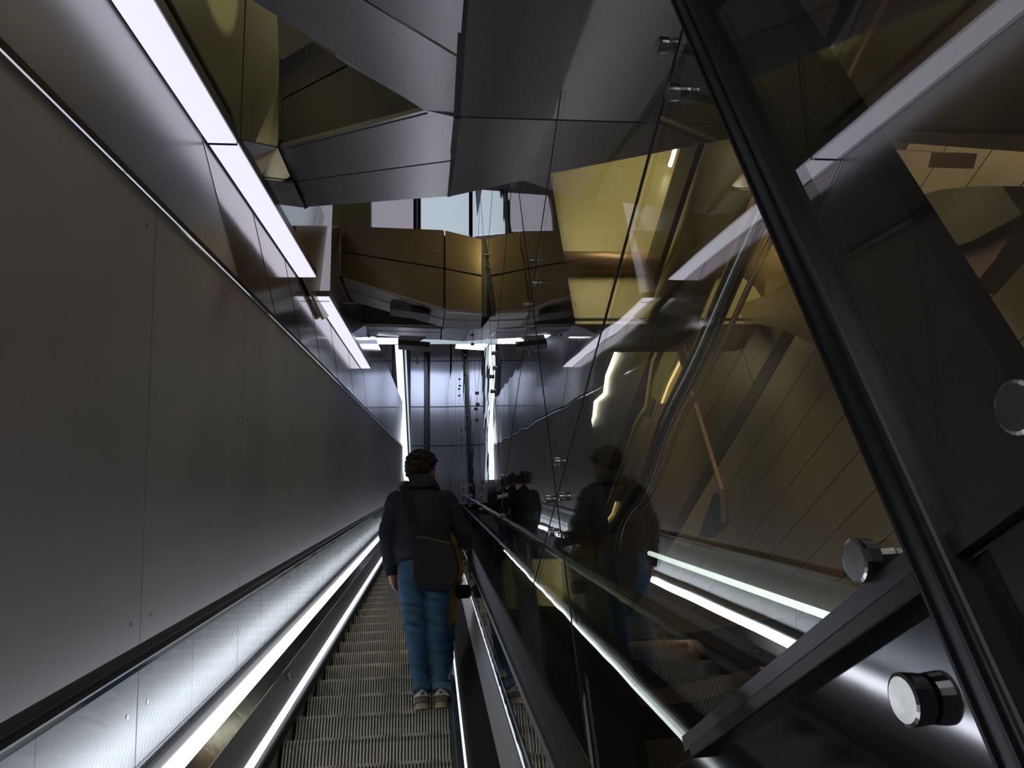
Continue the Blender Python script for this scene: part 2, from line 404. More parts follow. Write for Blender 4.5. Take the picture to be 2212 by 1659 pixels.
# ------------------------------------------------------------------ ceiling lights along the left wall
def lamp(name, s0, s1, label, n=1.95, x0=-1.283, x1=-1.123, seam=None):
    L = empty(name, F((x0+x1)/2, (s0+s1)/2, n))
    tag(L, label, 'ceiling light', 'linear ceiling lights')
    bm = B(); boxF(bm, x0-.008, x1+.008, s0, s1, n+.012, n+.075); link('housing', bm, M['soffit2'], L)
    cuts = [s0] + ([seam] if seam else []) + [s1]
    for a, b in zip(cuts, cuts[1:]):
        bm = B(); boxF(bm, x0, x1, a+.006, b-.006, n, n+.012); link('diffuser', bm, M['lamp'], L)
    if seam:
        bm = B(); boxF(bm, x0, x1, seam-.012, seam+.012, n-.002, n+.013); link('seam', bm, M['frame'], L)
    return L
lamp('ceiling_light', .6, 7.07, 'long white strip light nearest the viewer, high along the left wall', seam=4.19)
lamp('ceiling_light', 7.95, 13.25, 'shorter white strip light further up, beyond the hanging grey panel', n=1.97)
L3 = lamp('ceiling_light', -5.5, .2, 'added fill strip, unseen, over the stairs behind the viewer, centred', n=2.3, x0=-.75, x1=-.25)  # added out of view to brighten steps and walls
for ch in L3.children:
    if ch.name.startswith('diffuser'):
        ch.data = ch.data.copy(); ch.data.materials[0] = M['lamp_fill']
# hanging grey post between the two lights
po = empty('hanging_panel', at_y(700, 560, 6.0)); tag(po, 'upright pale grey panel hanging at the end of the long strip light', 'panel')
P_ = lambda x, y, d=6.0: at_y(x, y, d)
panel('lower_face', [P_(682,646), P_(711,645), P_(715,500), P_(687,500)], M['panel_glow'], po, .05)
panel('upper_face', [P_(687,497), P_(715,497), P_(718,420), P_(690,420)], M['panel_glow'], po, .05)
bm = B(); slab(bm, [P_(676,648,5.98), P_(683,648,5.98), P_(684,602,5.98), P_(677,602,5.98)], .03); link('bracket', bm, M['steel'], po)

# ------------------------------------------------------------------ faceted ceiling
ce = empty('ceiling', F(0, 4, 2.3)); tag(ce, kind='structure')
a = at_s(605,318,4.7); g_ = at_s(662,447,5.55); h = at_s(968,424,4.88)
pl1 = plane3(a, g_, h)
def on(pl, *pts): return [at_pl(x, y, *pl) for x, y in pts]
panel('soffit_panel', on(pl1, (605,318),(918,238),(982,253),(973,346),(637,391)), M['soffit'], ce)
panel('soffit_panel', on(pl1, (637,393),(973,349),(966,424),(662,447)), M['soffit'], ce)
b = at_pl(918,238,*pl1)
pl3 = plane3(a, b, a+Vector((0,0,1)))
panel('recess_panel', on(pl3, (608,316),(918,237),(755,142),(610,216)), M['blackgloss'], ce)
panel('recess_panel', on(pl3, (610,213),(750,139),(675,90),(612,128)), M['blackgloss'], ce)
bm = B(); slab(bm, on(pl3, (603,128),(611,128),(607,317),(600,317)), .02); link('dark_gap', bm, M['black'], ce)
# diagonal band and panel above it
cc = at_pl(982,253,*pl1); m1 = at_s(992,124,3.15); 
pl4 = plane3(b, cc, m1)
pl4 = plane3(b, m1, at_s(545,0,2.9))
panel('soffit_panel', on(pl4, (916,238),(980,251),(991,126),(783,0),(580,-120),(340,-120),(545,0)), M['soffit'], ce)
pl5 = plane3(m1, at_s(795,0,2.75), at_s(1003,0,2.6))
panel('soffit_panel', on(pl5, (792,0),(992,120),(1002,-5),(1012,-120),(600,-120)), M['soffit'], ce)
# big cross beam that runs on past the glass
c1 = at_s(986,253,3.68); c2 = at_s(1190,263,3.66); c3 = at_s(1255,75,2.84)
pl6 = plane3(c1, c2, c3)
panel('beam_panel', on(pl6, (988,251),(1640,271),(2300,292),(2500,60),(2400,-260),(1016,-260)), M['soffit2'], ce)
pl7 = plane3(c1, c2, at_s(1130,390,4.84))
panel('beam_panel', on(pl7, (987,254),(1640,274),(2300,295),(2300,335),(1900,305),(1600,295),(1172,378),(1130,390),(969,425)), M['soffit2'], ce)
seg_l = on(pl6, (1006,-60),(987,251)); seg_m = on(pl7, (987,254),(968,424))
seams('riveted_joint', [(seg_l[0], seg_l[1]), (seg_m[0], seg_m[1])], .035, M['black'], ce)
# folded edge sliver beside the glass
0 and panel('edge_fold', [at_s(1240,0,2.55), at_s(1256,72,2.84), at_s(1190,265,3.62), at_s(1128,392,4.78), at_s(1180,265,3.6), at_s(1238,60,2.8)], M['soffit'], ce, .01)
# bright returns and gaps
bm = B(); slab(bm, on(pl1, (599,318),(607,318),(666,448),(658,452)), .05); link('dark_gap', bm, M['black'], ce)
back = on((pl3[0]+Vector((0,.9,0)), pl3[1]), (560,-60),(720,-60),(720,200),(560,200))
panel('yellow_back_panel', back, M['void_yellow'], ce)
# left hand faces
xl = -1.105
pll = (Vector((xl,0,0)), Vector((1,0,.0)))
panel('upper_wall_panel', [Vector(p) for p in (at_x(603,130,xl), at_x(601,316,xl), at_x(520,300,xl), at_x(532,0,xl), at_x(540,-160,xl), at_x(590,-160,xl))], M['upper_olive'], ce)
panel('upper_wall_panel', [Vector(p) for p in (at_x(529,0,xl), at_x(518,298,xl), F(xl,4.0,2.06), F(xl,.8,2.06), F(xl,.8,3.6), at_x(536,-160,xl))], M['upper_olive'], ce)
g2 = g_+Vector((-.02,0,0))
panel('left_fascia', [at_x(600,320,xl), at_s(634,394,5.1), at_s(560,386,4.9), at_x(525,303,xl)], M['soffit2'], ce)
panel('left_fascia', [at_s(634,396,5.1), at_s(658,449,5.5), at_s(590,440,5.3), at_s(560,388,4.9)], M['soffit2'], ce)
# slab closing the ceiling above
bm = B(); boxF(bm, -1.32, 3.9, -.5, 2.3, 4.6, 4.65); link('upper_slab', bm, M['void_dark'], ce)

# ------------------------------------------------------------------ brown bulkhead across the shaft
bk = empty('bulkhead', at_y(900, 580, 6.3)); tag(bk, kind='structure'); bk.name = 'wall_bulkhead'
yb = lambda px: 6.07+(1045-px)/85*.13 if px >= 960 else 6.2+(960-px)/225*.7
def bp(px, py, dy=0): return at_y(px, py, yb(px)+dy)
panel('bronze_panel', [bp(737,488), bp(957,497), bp(957,578), bp(737,542)], M['bronze'], bk)
panel('bronze_panel', [bp(737,545), bp(957,581), bp(957,670), bp(737,601)], M['bronze'], bk)
panel('bronze_panel', [bp(962,498), bp(1040,517), bp(1040,594), bp(962,579)], M['bronze'], bk)
panel('bronze_panel', [bp(962,582), bp(1040,598), bp(1040,677), bp(962,671)], M['bronze'], bk)
bm = B(); slab(bm, [bp(1040,516,.01), bp(1052,520,.01), bp(1052,680,.01), bp(1040,678,.01)], .04); link('dark_gap', bm, M['black'], bk)
bm = B(); slab(bm, [bp(736,487,.03), bp(1045,517,.03), bp(1045,678,.03), bp(736,601,.03)], .04); link('backing', bm, M['black'], bk)
# underside, going away from the viewer
def bd(px, py, f): return at_y(px, py, yb(px)+f)
panel('underside_panel', [bp(737,602), bp(958,671), bd(957,689,.45), bd(748,625,.4)], M['soffit3'], bk)
panel('underside_panel', [bd(748,627,.4), bd(957,691,.45), bd(955,706,.95), bd(760,651,.95)], M['soffit3'], bk)
panel('underside_panel', [bp(962,672), bp(1042,678), bd(1040,692,.5), bd(960,689,.45)], M['soffit3'], bk)
panel('underside_panel', [bd(960,692,.45), bd(1040,694,.5), bd(1038,712,1.1), bd(958,706,.95)], M['soffit3'], bk)
bm = B(); slab(bm, [bp(733,600,-.01), bp(740,603,-.01), bd(762,652,.95), bd(756,652,.95)], .03); link('dark_gap', bm, M['black'], bk)
# return faces on the left
xr = bp(737,488).x
panel('return_panel', [at_x(735,488,xr), at_x(735,600,xr), at_x(757,651,xr), at_x(700,690,xr), at_x(640,560,xr), at_x(640,488,xr)], M['bronze'], bk)
# little white marks on the bronze panels
mk = mat('white_scratch', (.6,.58,.52), .6)
for (px, py, w) in ((876,529,7),(944,541,3)):
    bm = B(); slab(bm, [bp(px-w/2,py-w/2,-.012), bp(px+w/2,py-w/3,-.012), bp(px+w/2,py+w/2,-.012), bp(px-w/3,py+w/2,-.012)], .004); link('paper_scrap', bm, mk, bk)
# second, lower bulkhead behind
b2 = empty('wall_far_bulkhead', at_y(880, 710, 8.9)); tag(b2, kind='structure')
Y2 = 8.9
panel('recess_panel', [at_y(783,655,Y2), at_y(960,690,Y2), at_y(960,708,Y2), at_y(788,702,Y2)], M['void_dark'], b2)
panel('underside_panel', [at_y(788,703,Y2), at_y(952,707,Y2), at_y(952,718,Y2+1), at_y(792,714,Y2+1)], M['soffit3'], b2)
panel('underside_panel', [at_y(792,715,Y2+1), at_y(952,719,Y2+1), at_y(950,733,Y2+2.6), at_y(797,727,Y2+2.6)], M['soffit3'], b2)
panel('underside_panel', [at_y(956,708,Y2), at_y(1050,712,Y2), at_y(1046,740,Y2+2.6), at_y(954,734,Y2+2.6)], M['soffit3'], b2)
panel('return_panel', [at_y(786,655,Y2), at_y(788,703,Y2), at_y(797,728,Y2+2.6), at_x(745,730,-1.25), at_x(735,655,-1.25)], M['soffit2'], b2)
bm = B(); slab(bm, [at_y(784,655,Y2-.05), at_y(789,655,Y2-.05), at_y(800,729,Y2+2), at_y(794,729,Y2+2)], .05); link('dark_gap', bm, M['black'], b2)
# lit windows above the bulkhead
w1 = empty('window_1', at_y(900, 460, 10)); tag(w1, kind='structure')
YW = 10.0
def W(px, py, d=0): return at_y(px, py, YW+d)
panel('pane', [W(803,415), W(893,412), W(893,495), W(803,492)], M['pane_grey'], w1)
panel('pane', [W(909,410), W(1013,405), W(1013,512), W(909,500)], M['pane_lit'], w1)
panel('pane', [W(1021,405), W(1060,400), W(1060,522), W(1021,514)], M['pane_lit'], w1)
for p0, p1 in ((893,899),(903,909),(1013,1021)):
    panel('window_frame', [W(p0,405,-.05), W(p1,405,-.05), W(p1,515,-.05), W(p0,505,-.05)], M['black'], w1, .1)
panel('window_frame', [W(899,405,-.02), W(903,405,-.02), W(903,505,-.02), W(899,505,-.02)], M['steel'], w1, .08)
panel('side_panel', [W(738,415), W(800,415), W(800,496), W(738,494)], M['olive'], w1)
panel('side_panel', [W(590,425,.5), W(738,425,.5), W(738,500,.5), W(590,500,.5)], M['olive'], w1)
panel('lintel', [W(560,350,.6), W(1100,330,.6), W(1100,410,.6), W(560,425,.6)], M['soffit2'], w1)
# ceiling-mounted boxes on the bulkhead underside
def device(label, pts, pts_in, y0, y1):
    e = empty('ceiling_speaker_box', at_y(*pts[0], y0)); tag(e, label, 'box')
    panel('casing', [at_y(x, y, y0) for x, y in pts], M['frame'], e, .12)
    panel('bracket', [at_y(x, y, y1) for x, y in pts_in], M['steel'], e, .03)
    return e
e1 = device('long dark grey box under the bronze bulkhead, nearer of two', [(844,651),(930,664),(928,679),(842,667)], [(845,645),(935,660),(932,666),(845,651)], 6.45, 6.6)
e2 = device('flat metal box with bracket below the second bulkhead, further of two', [(860,733),(929,739),(928,750),(860,744)], [(862,724),(920,727),(900,738),(860,733)], 8.7, 8.75)
bm = B(); slab(bm, [at_y(900,750,8.7), at_y(905,750,8.7), at_y(904,784,8.7), at_y(899,784,8.7)], .03); link('hanger', bm, M['steel'], e2)

# ------------------------------------------------------------------ far end
fw = empty('wall_far', at_y(950, 900, 27)); tag(fw, kind='structure')
YF = 27.0
M['far'] = mat('far_wall_metal', (.36,.37,.42), .25, .5, .05, 1)
def Wf(px, py, d=0): return at_y(px, py, YF+d)
bm = B(); slab(bm, [Wf(600,640,.25), Wf(1400,640,.25), Wf(1400,1150,.25), Wf(600,1150,.25)], .1); link('backing', bm, M['black'], fw)
cols = [(780,846),(887,916),(929,972),(976,998),(1001,1016),(1019,1040),(1043,1090)]
rows = [(743,779),(781,878),(880,962),(964,1090)]
for x0, x1 in cols:
    for y0, y1 in rows:
        panel('far_panel', [Wf(x0,y0), Wf(x1,y0), Wf(x1,y1), Wf(x0,y1)], M['far'], fw, .05)
panel('light_slot', [Wf(853,745,-.1), Wf(869,745,-.1), Wf(884,1040,-.1), Wf(872,1040,-.1)], M['farlit'], fw, .03)
bm = B(); slab(bm, [Wf(869,745,-.12), Wf(871.5,745,-.12), Wf(886.5,1040,-.12), Wf(884,1040,-.12)], .03); link('dark_gap', bm, M['black'], fw)
panel('light_slot', [Wf(873,745,-.1), Wf(877,745,-.1), Wf(890,1040,-.1), Wf(887,1040,-.1)], M['pane_lit'], fw, .03)
panel('light_strip', [at_y(803,729,22), at_y(862,730,22), at_y(862,742,22), at_y(804,742,22)], M['farlit'], fw, .05)
panel('light_strip', [at_y(862,731,22), at_y(1030,736,22), at_y(1030,741,22), at_y(862,742,22)], M['pane_lit'], fw, .05)
panel('dark_column', [Wf(917,745,-.2), Wf(923,745,-.2), Wf(924,1040,-.2), Wf(918,1040,-.2)], M['black'], fw, .05)
dl = B(); cpt = Wf(993,978,-.15); tube(dl, [cpt, cpt+Vector((0,.08,0))], [(.06,.11),(.06,.11)], 20)
tag(link('downlight', dl, emis('cyan_white', (.75,1.,.95), 4)), 'small round greenish white lamp at the far end, right of the curly head', 'lamp')

# ------------------------------------------------------------------ hall beyond the glass
hl = empty('wall_right', (4, 5, 5)); tag(hl, kind='structure')
XH = 4.0
bm = B(); boxW(bm, XH+.03, XH+.1, -3, 26, -3, 22); link('backing', bm, M['black'], hl)
TS = .415; z0 = .745*4
def hband(z0_, z1_, m, y0=-2, y1=17, step=2.1, name='wall_tile', x=XH, off=0):
    yy = y0+off
    bm = B()
    while yy < y1:
        boxW(bm, x, x+.03, max(yy, y0)+.006, min(yy+step, y1)-.006, z0_+.006, z1_-.006); yy += step
    return link(name, bm, m, hl)
zz = z0-TS*9
i = 0
while zz < 4.66:
    hband(zz, zz+TS, M['void_tile'], off=-(i%2)*1.05*0); zz += TS; i += 1
hband(zz, zz+.22, M['void_dark'], step=30, name='dark_stripe')
zt = zz+.22
hband(zt, zt+.55, M['void_brown'], step=3); hband(zt+.55, zt+1.2, M['void_brown'], step=3)
hband(zt+1.2, zt+2.1, M['void_brown'], step=3)
z = zt+2.1
hband(z, z+.5, M['olive'], step=3); hband(z+.5, z+1.0, M['void_dark'], step=30, name='dark_stripe')
hband(z+1.0, z+1.6, M['olive'], step=3); hband(z+1.6, z+4.2, M['void_yellow'], step=3); hband(z+4.2, 21.9, M['void_yellow'], step=3)
# dark return walls close behind the glass
wr = empty('wall_partition_return', (.95, 5, 3)); tag(wr, kind='structure')
XQ = .95
bm = B(); boxW(bm, XQ, XQ+.06, 3.81, 6.62, -3, 16); link('return_panel', bm, M['blackgloss'], wr)
bm = B(); boxW(bm, XQ, XQ+.06, 8.7, 26.5, -1, 19); link('return_panel', bm, M['blackgloss'], wr)
bm = B(); boxW(bm, XQ, XQ+.06, .885, 1.27, -.6, 4); link('return_panel', bm, M['blackgloss'], wr)
# cross bulkhead of the hall with cornice
hb = empty('wall_hall_bulkhead', (2.6, 6.07, 6)); tag(hb, kind='structure')
YC = 6.07
def H(px, py, d=0): return at_y(px, py, YC+d)
def zat(py, d=0): return at_y(1400, py, YC+d).z
zc0, zc1 = zat(700), zat(592)
bm = B()
out = []
xa, xb = 1.02, H(1640,650).x
pts = [(xa, zc0), (xb-.25, zc0)]
for k in range(7):
    an = -PI/2+PI*k/6*.98; pts.append((xb-.25+.30*math.cos(an), (zc0+zc1)/2+(zc1-zc0)/2*math.sin(an)))
pts += [(xb-.25, zc1), (xa, zc1)]
slab(bm, [Vector((x, YC, z)) for x, z in pts], .5, Vector((0,1,0))); link('fascia', bm, M['void_yellow'], hb)
bm = B(); boxW(bm, xa, xb-.1, YC-.012, YC-.004, zat(690)-.012, zat(690)+.012); link('joint', bm, M['black'], hb)
bm = B(); tube(bm, [(xa, YC-.03, zat(576)), (H(1558,576).x, YC-.03, zat(576))], .155, 24); co = link('cornice', bm, M['copper'], hb, True)
bm = B(); boxW(bm, xa, 3.7, YC+.05, YC+.3, zat(572), zat(300)); link('upper_panel', bm, M['void_yellow'], hb)
bm = B(); boxW(bm, xa, 3.7, YC+.02, YC+.045, zat(546)-.01, zat(546)+.01); link('joint', bm, M['black'], hb)
# rounded shell that hides the tile wall above the dark stripe
bm = B()
shell = [(1450,703),(1640,700),(1700,716),(1750,741),(1800,768),(1880,812),(2010,860),(2010,560),(1800,520),(1662,560),(1650,640)]
slab(bm, [at_x(x, y, 3.6) for x, y in shell], .05, Vector((1,0,0))); link('rounded_shell', bm, M['void_brown'], hb)

bm = B(); slab(bm, [at_x(x,y,3.2) for x,y in ((1930,445),(1975,425),(2030,410),(2090,403),(2165,402),(2208,463),(2100,520),(2025,545),(1985,560))], .25, Vector((1,0,0))); link('dark_arch', bm, M['arch'], hl)
bm = B(); slab(bm, [at_x(x,y,3.3) for x,y in ((2022,547),(2206,466),(2150,560),(2088,635),(2050,600))], .2, Vector((1,0,0))); link('arch_underside', bm, M['arch_brown'], hl)
bm = B(); slab(bm, [at_x(x,y,3.0) for x,y in ((1892,322),(2012,329),(2004,362),(1886,352))], .3, Vector((1,0,0))); link('ledge_box', bm, M['arch_brown'], hl)
# long pipe, duct, brace
pp = empty('handrail_pipe', (1.3, 3, 2.2)); tag(pp, 'long dark polished pipe running level behind the glass wall', 'pipe')
pts = []; 
for k in range(60):
    y = .2+k*.095
    wv = 0 if y < 1.9 else (y-1.9)/3.2
    pts.append((1.30+.018*wv*math.sin(y*5.2), y, 2.205+.035*wv*math.sin(y*4.4+.6)))
bm = B(); tube(bm, pts, .043, 20); link('tube', bm, M['pipe'], pp, True)
bm = B(); tube(bm, [(p[0]+.075, p[1], p[2]-.03) for p in pts[:44]], .014, 10); link('copper_edge', bm, M['copper'], pp, True)
br = B(); tube(br, [at_x(1454,700,2.75), at_x(1495,830,2.3)], .05, 12)
q = tag(link('diagonal_brace', br, M['olive']), 'thin slanting strut bolted to the yellow bulkhead behind the pipe', 'strut')
bm = B(); slab(bm, [at_y(1443,676,6.05), at_y(1467,676,6.05), at_y(1465,694,6.05), at_y(1441,694,6.05)], .03); link('base_plate', bm, M['olive'], q)
br = B(); tube(br, [at_x(1495,850,2.2), at_x(1560,1060,1.9), at_x(1562,1130,1.9)], .018, 10)
tag(link('diagonal_brace', br, M['copper']), 'thin rod reaching down to the blue square plate', 'strut')
du = B(); tube(du, [(2.5,2.2,5.0),(2.5,5.6,5.0)], .26, 28)
tag(link('round_duct', du, M['void_yellow'], None, True), 'fat yellow round duct above the cornice, behind the glass', 'duct')
du = B(); boxW(du, 2.55, 2.75, 1.6, 5.9, 5.9, 6.3)
tag(link('cable_tray', du, M['void_dark']), 'dark box tray beside the yellow duct', 'tray')
# warm light strings
def wavy(name, label, pts, r, m, amp=0, cat='light'):
    bm = B(); P = []
    for (p, q) in zip(pts, pts[1:]):
        for k in range(8): P.append(Vector(p).lerp(Vector(q), k/8))
    P.append(Vector(pts[-1]))
    P = [p+Vector((0,0,amp*math.sin(i*.7))) for i, p in enumerate(P)]
    tube(bm, P, r, 8); return tag(link(name, bm, m, None, True), label, cat)
wavy('led_tube', 'bright wavy white light tube behind the glass', [at_x(x,y,3.97) for x,y in ((1338,708),(1330,760),(1310,812),(1305,850),(1285,868),(1282,900),(1275,920))], .028, M['white_led'])
wavy('led_tube', 'short dotted white light at the top of the yellow hall', [at_x(x,y,3.3) for x,y in ((1459,318),(1453,340),(1447,358))], .03, M['white_led'])
wavy('cable_trunking', 'slim yellow green trunking hanging in curves below the beam', [at_x(x,y,3.5) for x,y in ((1447,358),(1430,440),(1408,500),(1402,545))], .035, M['olive'], 0, 'trunking')
wavy('cable_trunking', 'second slim trunking close beside the first', [at_x(x,y,3.3) for x,y in ((1490,315),(1460,430),(1430,510),(1416,548))], .03, M['olive'], 0, 'trunking')
wavy('led_tube', 'cluster of white light just above the copper cornice', [at_x(x,y,3.0) for x,y in ((1398,543),(1392,552),(1384,558))], .04, M['white_led'])
wavy('gold_edge', 'long wavy golden reveal left of the pipe', [at_x(x,y,3.95) for x,y in ((1440,712),(1410,780),(1395,880),(1370,920),(1345,1000),(1322,1060),(1300,1110))], .035, M['void_yellow'], .01, 'trim')
wavy('led_tube', 'warm golden light tube left of the pipe', [at_x(x,y,3.97) for x,y in ((1470,780),(1445,830),(1430,870))], .022, M['yellow_led'])
wavy('led_tube', 'soft golden light low beside the man mirrored in the glass', [at_x(x,y,3.97) for x,y in ((1330,1085),(1322,1110),(1300,1140))], .018, M['yellow_led'])
# sign plate and small blue plate
bm = B(); slab(bm, [at_x(x,y,3.3) for x,y in ((1408,860),(1415,866),(1402,902),(1390,898))], .02, Vector((1,0,0)))
tag(link('vent_grille', bm, M['void_dark']), 'small dark grille left of the long pipe', 'grille')
bm = B(); slab(bm, [at_x(x,y,3.0) for x,y in ((1542,1063),(1558,1068),(1571,1128),(1536,1163),(1508,1160))], .04, Vector((1,0,0)))
tag(link('plate', bm, mat('blue_plate', (.06,.06,.12), .4)), 'dark blue angular plate on the panelled wall at the end of a thin rod', 'plate')
bm = B(); slab(bm, [at_x(x,y,3.3) for x,y in ((1618,345),(1628,350),(1618,372),(1607,365))], .02, Vector((1,0,0)))
tag(link('vent_grille', bm, M['void_dark']), 'small dark grille high beside the thick black post', 'grille')
# dark body under the hall wall: truss of the neighbouring escalator with copper nosing
tr = empty('neighbouring_truss', (2.4, 4, 2)); tag(tr, 'dark sloping underside below the panelled wall, with a copper roll', 'escalator truss')
bm = B()
slab(bm, [at_x(x,y,2.2) for x,y in ((1300,1390),(1440,1375),(1659,1338),(1850,1318),(1990,1290),(2300,1270),(2300,1900),(1300,1900))], .3, Vector((1,0,0))); link('side', bm, M['void_brown2'] if 'void_brown2' in M else M['void_dark'], tr)
bm = B(); p1 = at_x(1345,1405,1.9); p2 = at_x(1500,1405,2.1); tube(bm, [p1, p2], .085, 20); link('copper_roll', bm, M['copper'], tr, True)
bm = B(); slab(bm, [at_x(x,y,2.0) for x,y in ((1355,1500),(1480,1478),(1640,1440),(1660,1470),(1500,1515),(1360,1530))], .03, Vector((1,0,0))); link('copper_ledge', bm, M['copper'], tr)
bm = B(); slab(bm, [at_x(x,y,1.9) for x,y in ((1370,1600),(1500,1590),(1640,1545),(1600,1600),(1480,1680),(1372,1700))], .03, Vector((1,0,0))); link('copper_ledge', bm, M['copper'], tr)
nb = B(); tube(nb, [at_x(1403,1195,2.0), at_x(1815,1340,2.0)], .022, 10)
tag(link('light_tube', nb, emis('pale_green_white', (.85,1.,.92), .9)), 'pale straight light tube sloping behind the glass above the steel discs', 'light')
# lit openings far along the glass, their glow put into thin panels
bm = B(); slab(bm, [at_x(x,y,.95) for x,y in ((1086,1210),(1103,1210),(1112,1315),(1091,1315))], -.03, Vector((1,0,0)))
M['lit_yellow'] = emis('lit_window_yellow', (.42,.36,.13), .5)
tag(link('yellow_slot', bm, M['lit_yellow']), 'narrow upright yellow lit window behind the glass right of the handrail', 'window')
bm = B(); slab(bm, [at_x(x,y,.95) for x,y in ((1154,1208),(1212,1208),(1216,1290),(1206,1310),(1170,1308))], -.03, Vector((1,0,0)))
tag(link('yellow_slot', bm, M['lit_yellow']), 'wider yellow lit window beside the long slanting joint of the glass', 'window')

# ------------------------------------------------------------------ lights
def area(name, loc, target, size, power, col, sy=None):
    l = bpy.data.lights.new(name, 'AREA'); l.energy = power; l.color = col; l.size = size
    if sy: l.shape = 'RECTANGLE'; l.size_y = sy
    o = bpy.data.objects.new(name, l); C.objects.link(o); o.location = loc
    o.rotation_euler = (Vector(target)-Vector(loc)).to_track_quat('-Z', 'Y').to_euler(); return o
area('hall_fill', (2.2, 4.0, 8.6), (3.6, 8, 6), 1.6, 50, (1.,.86,.55))  # unseen warm fill lamps, added to light the hall
area('hall_fill', (2.0, 2.0, 3.6), (4, 3.4, 2.6), 1.0, 17, (1.,.84,.68))
area('hall_fill', (2.0, 9.5, 7.5), (4, 11, 7), 1.2, 26, (1.,.88,.55))
area('hall_fill', (2.6, 3.2, 7.8), (2.6, 6.1, 6.2), .8, 15, (1.,.84,.5))
area('upper_light', (-.2, 2.2, 6.0), (-1.0, 2.6, 4.6), .3, 7, (.95,.92,.6))
area('bulkhead_light', (.45, 5.2, 7.4), (.45, 6.1, 6.2), .15, 3.2, (1.,.84,.4))
area('far_light', (-.2, 25.2, 21.5), (0, 27, 17), 2.0, 34, (.72,.80,1.))
area('shaft_light', F(-.5, 14, 2.8), F(-.4, 14, -1), 1.2, 40, (.85,.85,1.))
sp_ = bpy.data.lights.new('upper_spot', 'SPOT'); sp_.energy = 15; sp_.color = (.98,1.,.5); sp_.spot_blend = .12; sp_.shadow_soft_size = .03  # added spot; its cone edge shapes the curved light boundary on the panels
so_ = bpy.data.objects.new('upper_spot', sp_); C.objects.link(so_)
T_ = at_x(470, -110, xl); E_ = at_x(540, 75, xl); L_ = Vector((-.1, T_.y+.25, T_.z-.05)); so_.location = L_
so_.rotation_euler = (T_-L_).to_track_quat('-Z','Y').to_euler(); sp_.spot_size = 1.25*(T_-L_).angle(E_-L_)
w = bpy.data.worlds.new('World'); SC.world = w; w.use_nodes = True
w.node_tree.nodes['Background'].inputs[0].default_value = (.95,.9,.95,1); w.node_tree.nodes['Background'].inputs[1].default_value = .035

# ------------------------------------------------------------------ people
M['skin'] = mat('skin', (.42,.21,.14), .5, 0, .08, 20)
M['denim'] = mat('denim_blue', (.034,.096,.17), .85, 0, .55, 7, .8, (1,1,1.2), bscale=13, bdist=.016)
M['denim_hi'] = mat('denim_cuff', (.10,.18,.27), .8, 0, .2, 20, .4, bscale=90)
M['jacket'] = mat('navy_wool', (.020,.025,.035), .88, 0, .35, 14, .7, (1,1,.6), bscale=9, bdist=.018)
M['rib'] = mat('knit_rib_black', (.010,.010,.011), .9, 0, .2, 40)
M['hair'] = mat('dark_brown_hair', (.045,.026,.017), .55, 0, .5, 60)
M['leather'] = mat('worn_dark_leather', (.008,.007,.006), .45, 0, .4, 12, .4, bscale=40)
M['stitch'] = mat('tan_stitching', (.10,.07,.035), .7)
M['shoe_grey'] = mat('taupe_suede', (.17,.14,.11), .85, 0, .15, 40)
M['shoe_white'] = mat('off_white_leather', (.55,.53,.46), .5, 0, .06, 30)
M['sole'] = mat('cream_sole', (.50,.44,.29), .6, 0, .1, 30)
M['red'] = mat('red_line', (.45,.07,.04), .5)
M['navy'] = mat('navy_leather', (.02,.03,.07), .5)
M['mustard'] = mat('mustard_fabric', (.33,.19,.025), .8, 0, .2, 14, .4, bscale=80)
M['blackcloth'] = mat('black_cloth', (.008,.008,.009), .8, 0, .3, 12)
M['brass'] = mat('brass_buckle', (.5,.36,.12), .3, 1.)

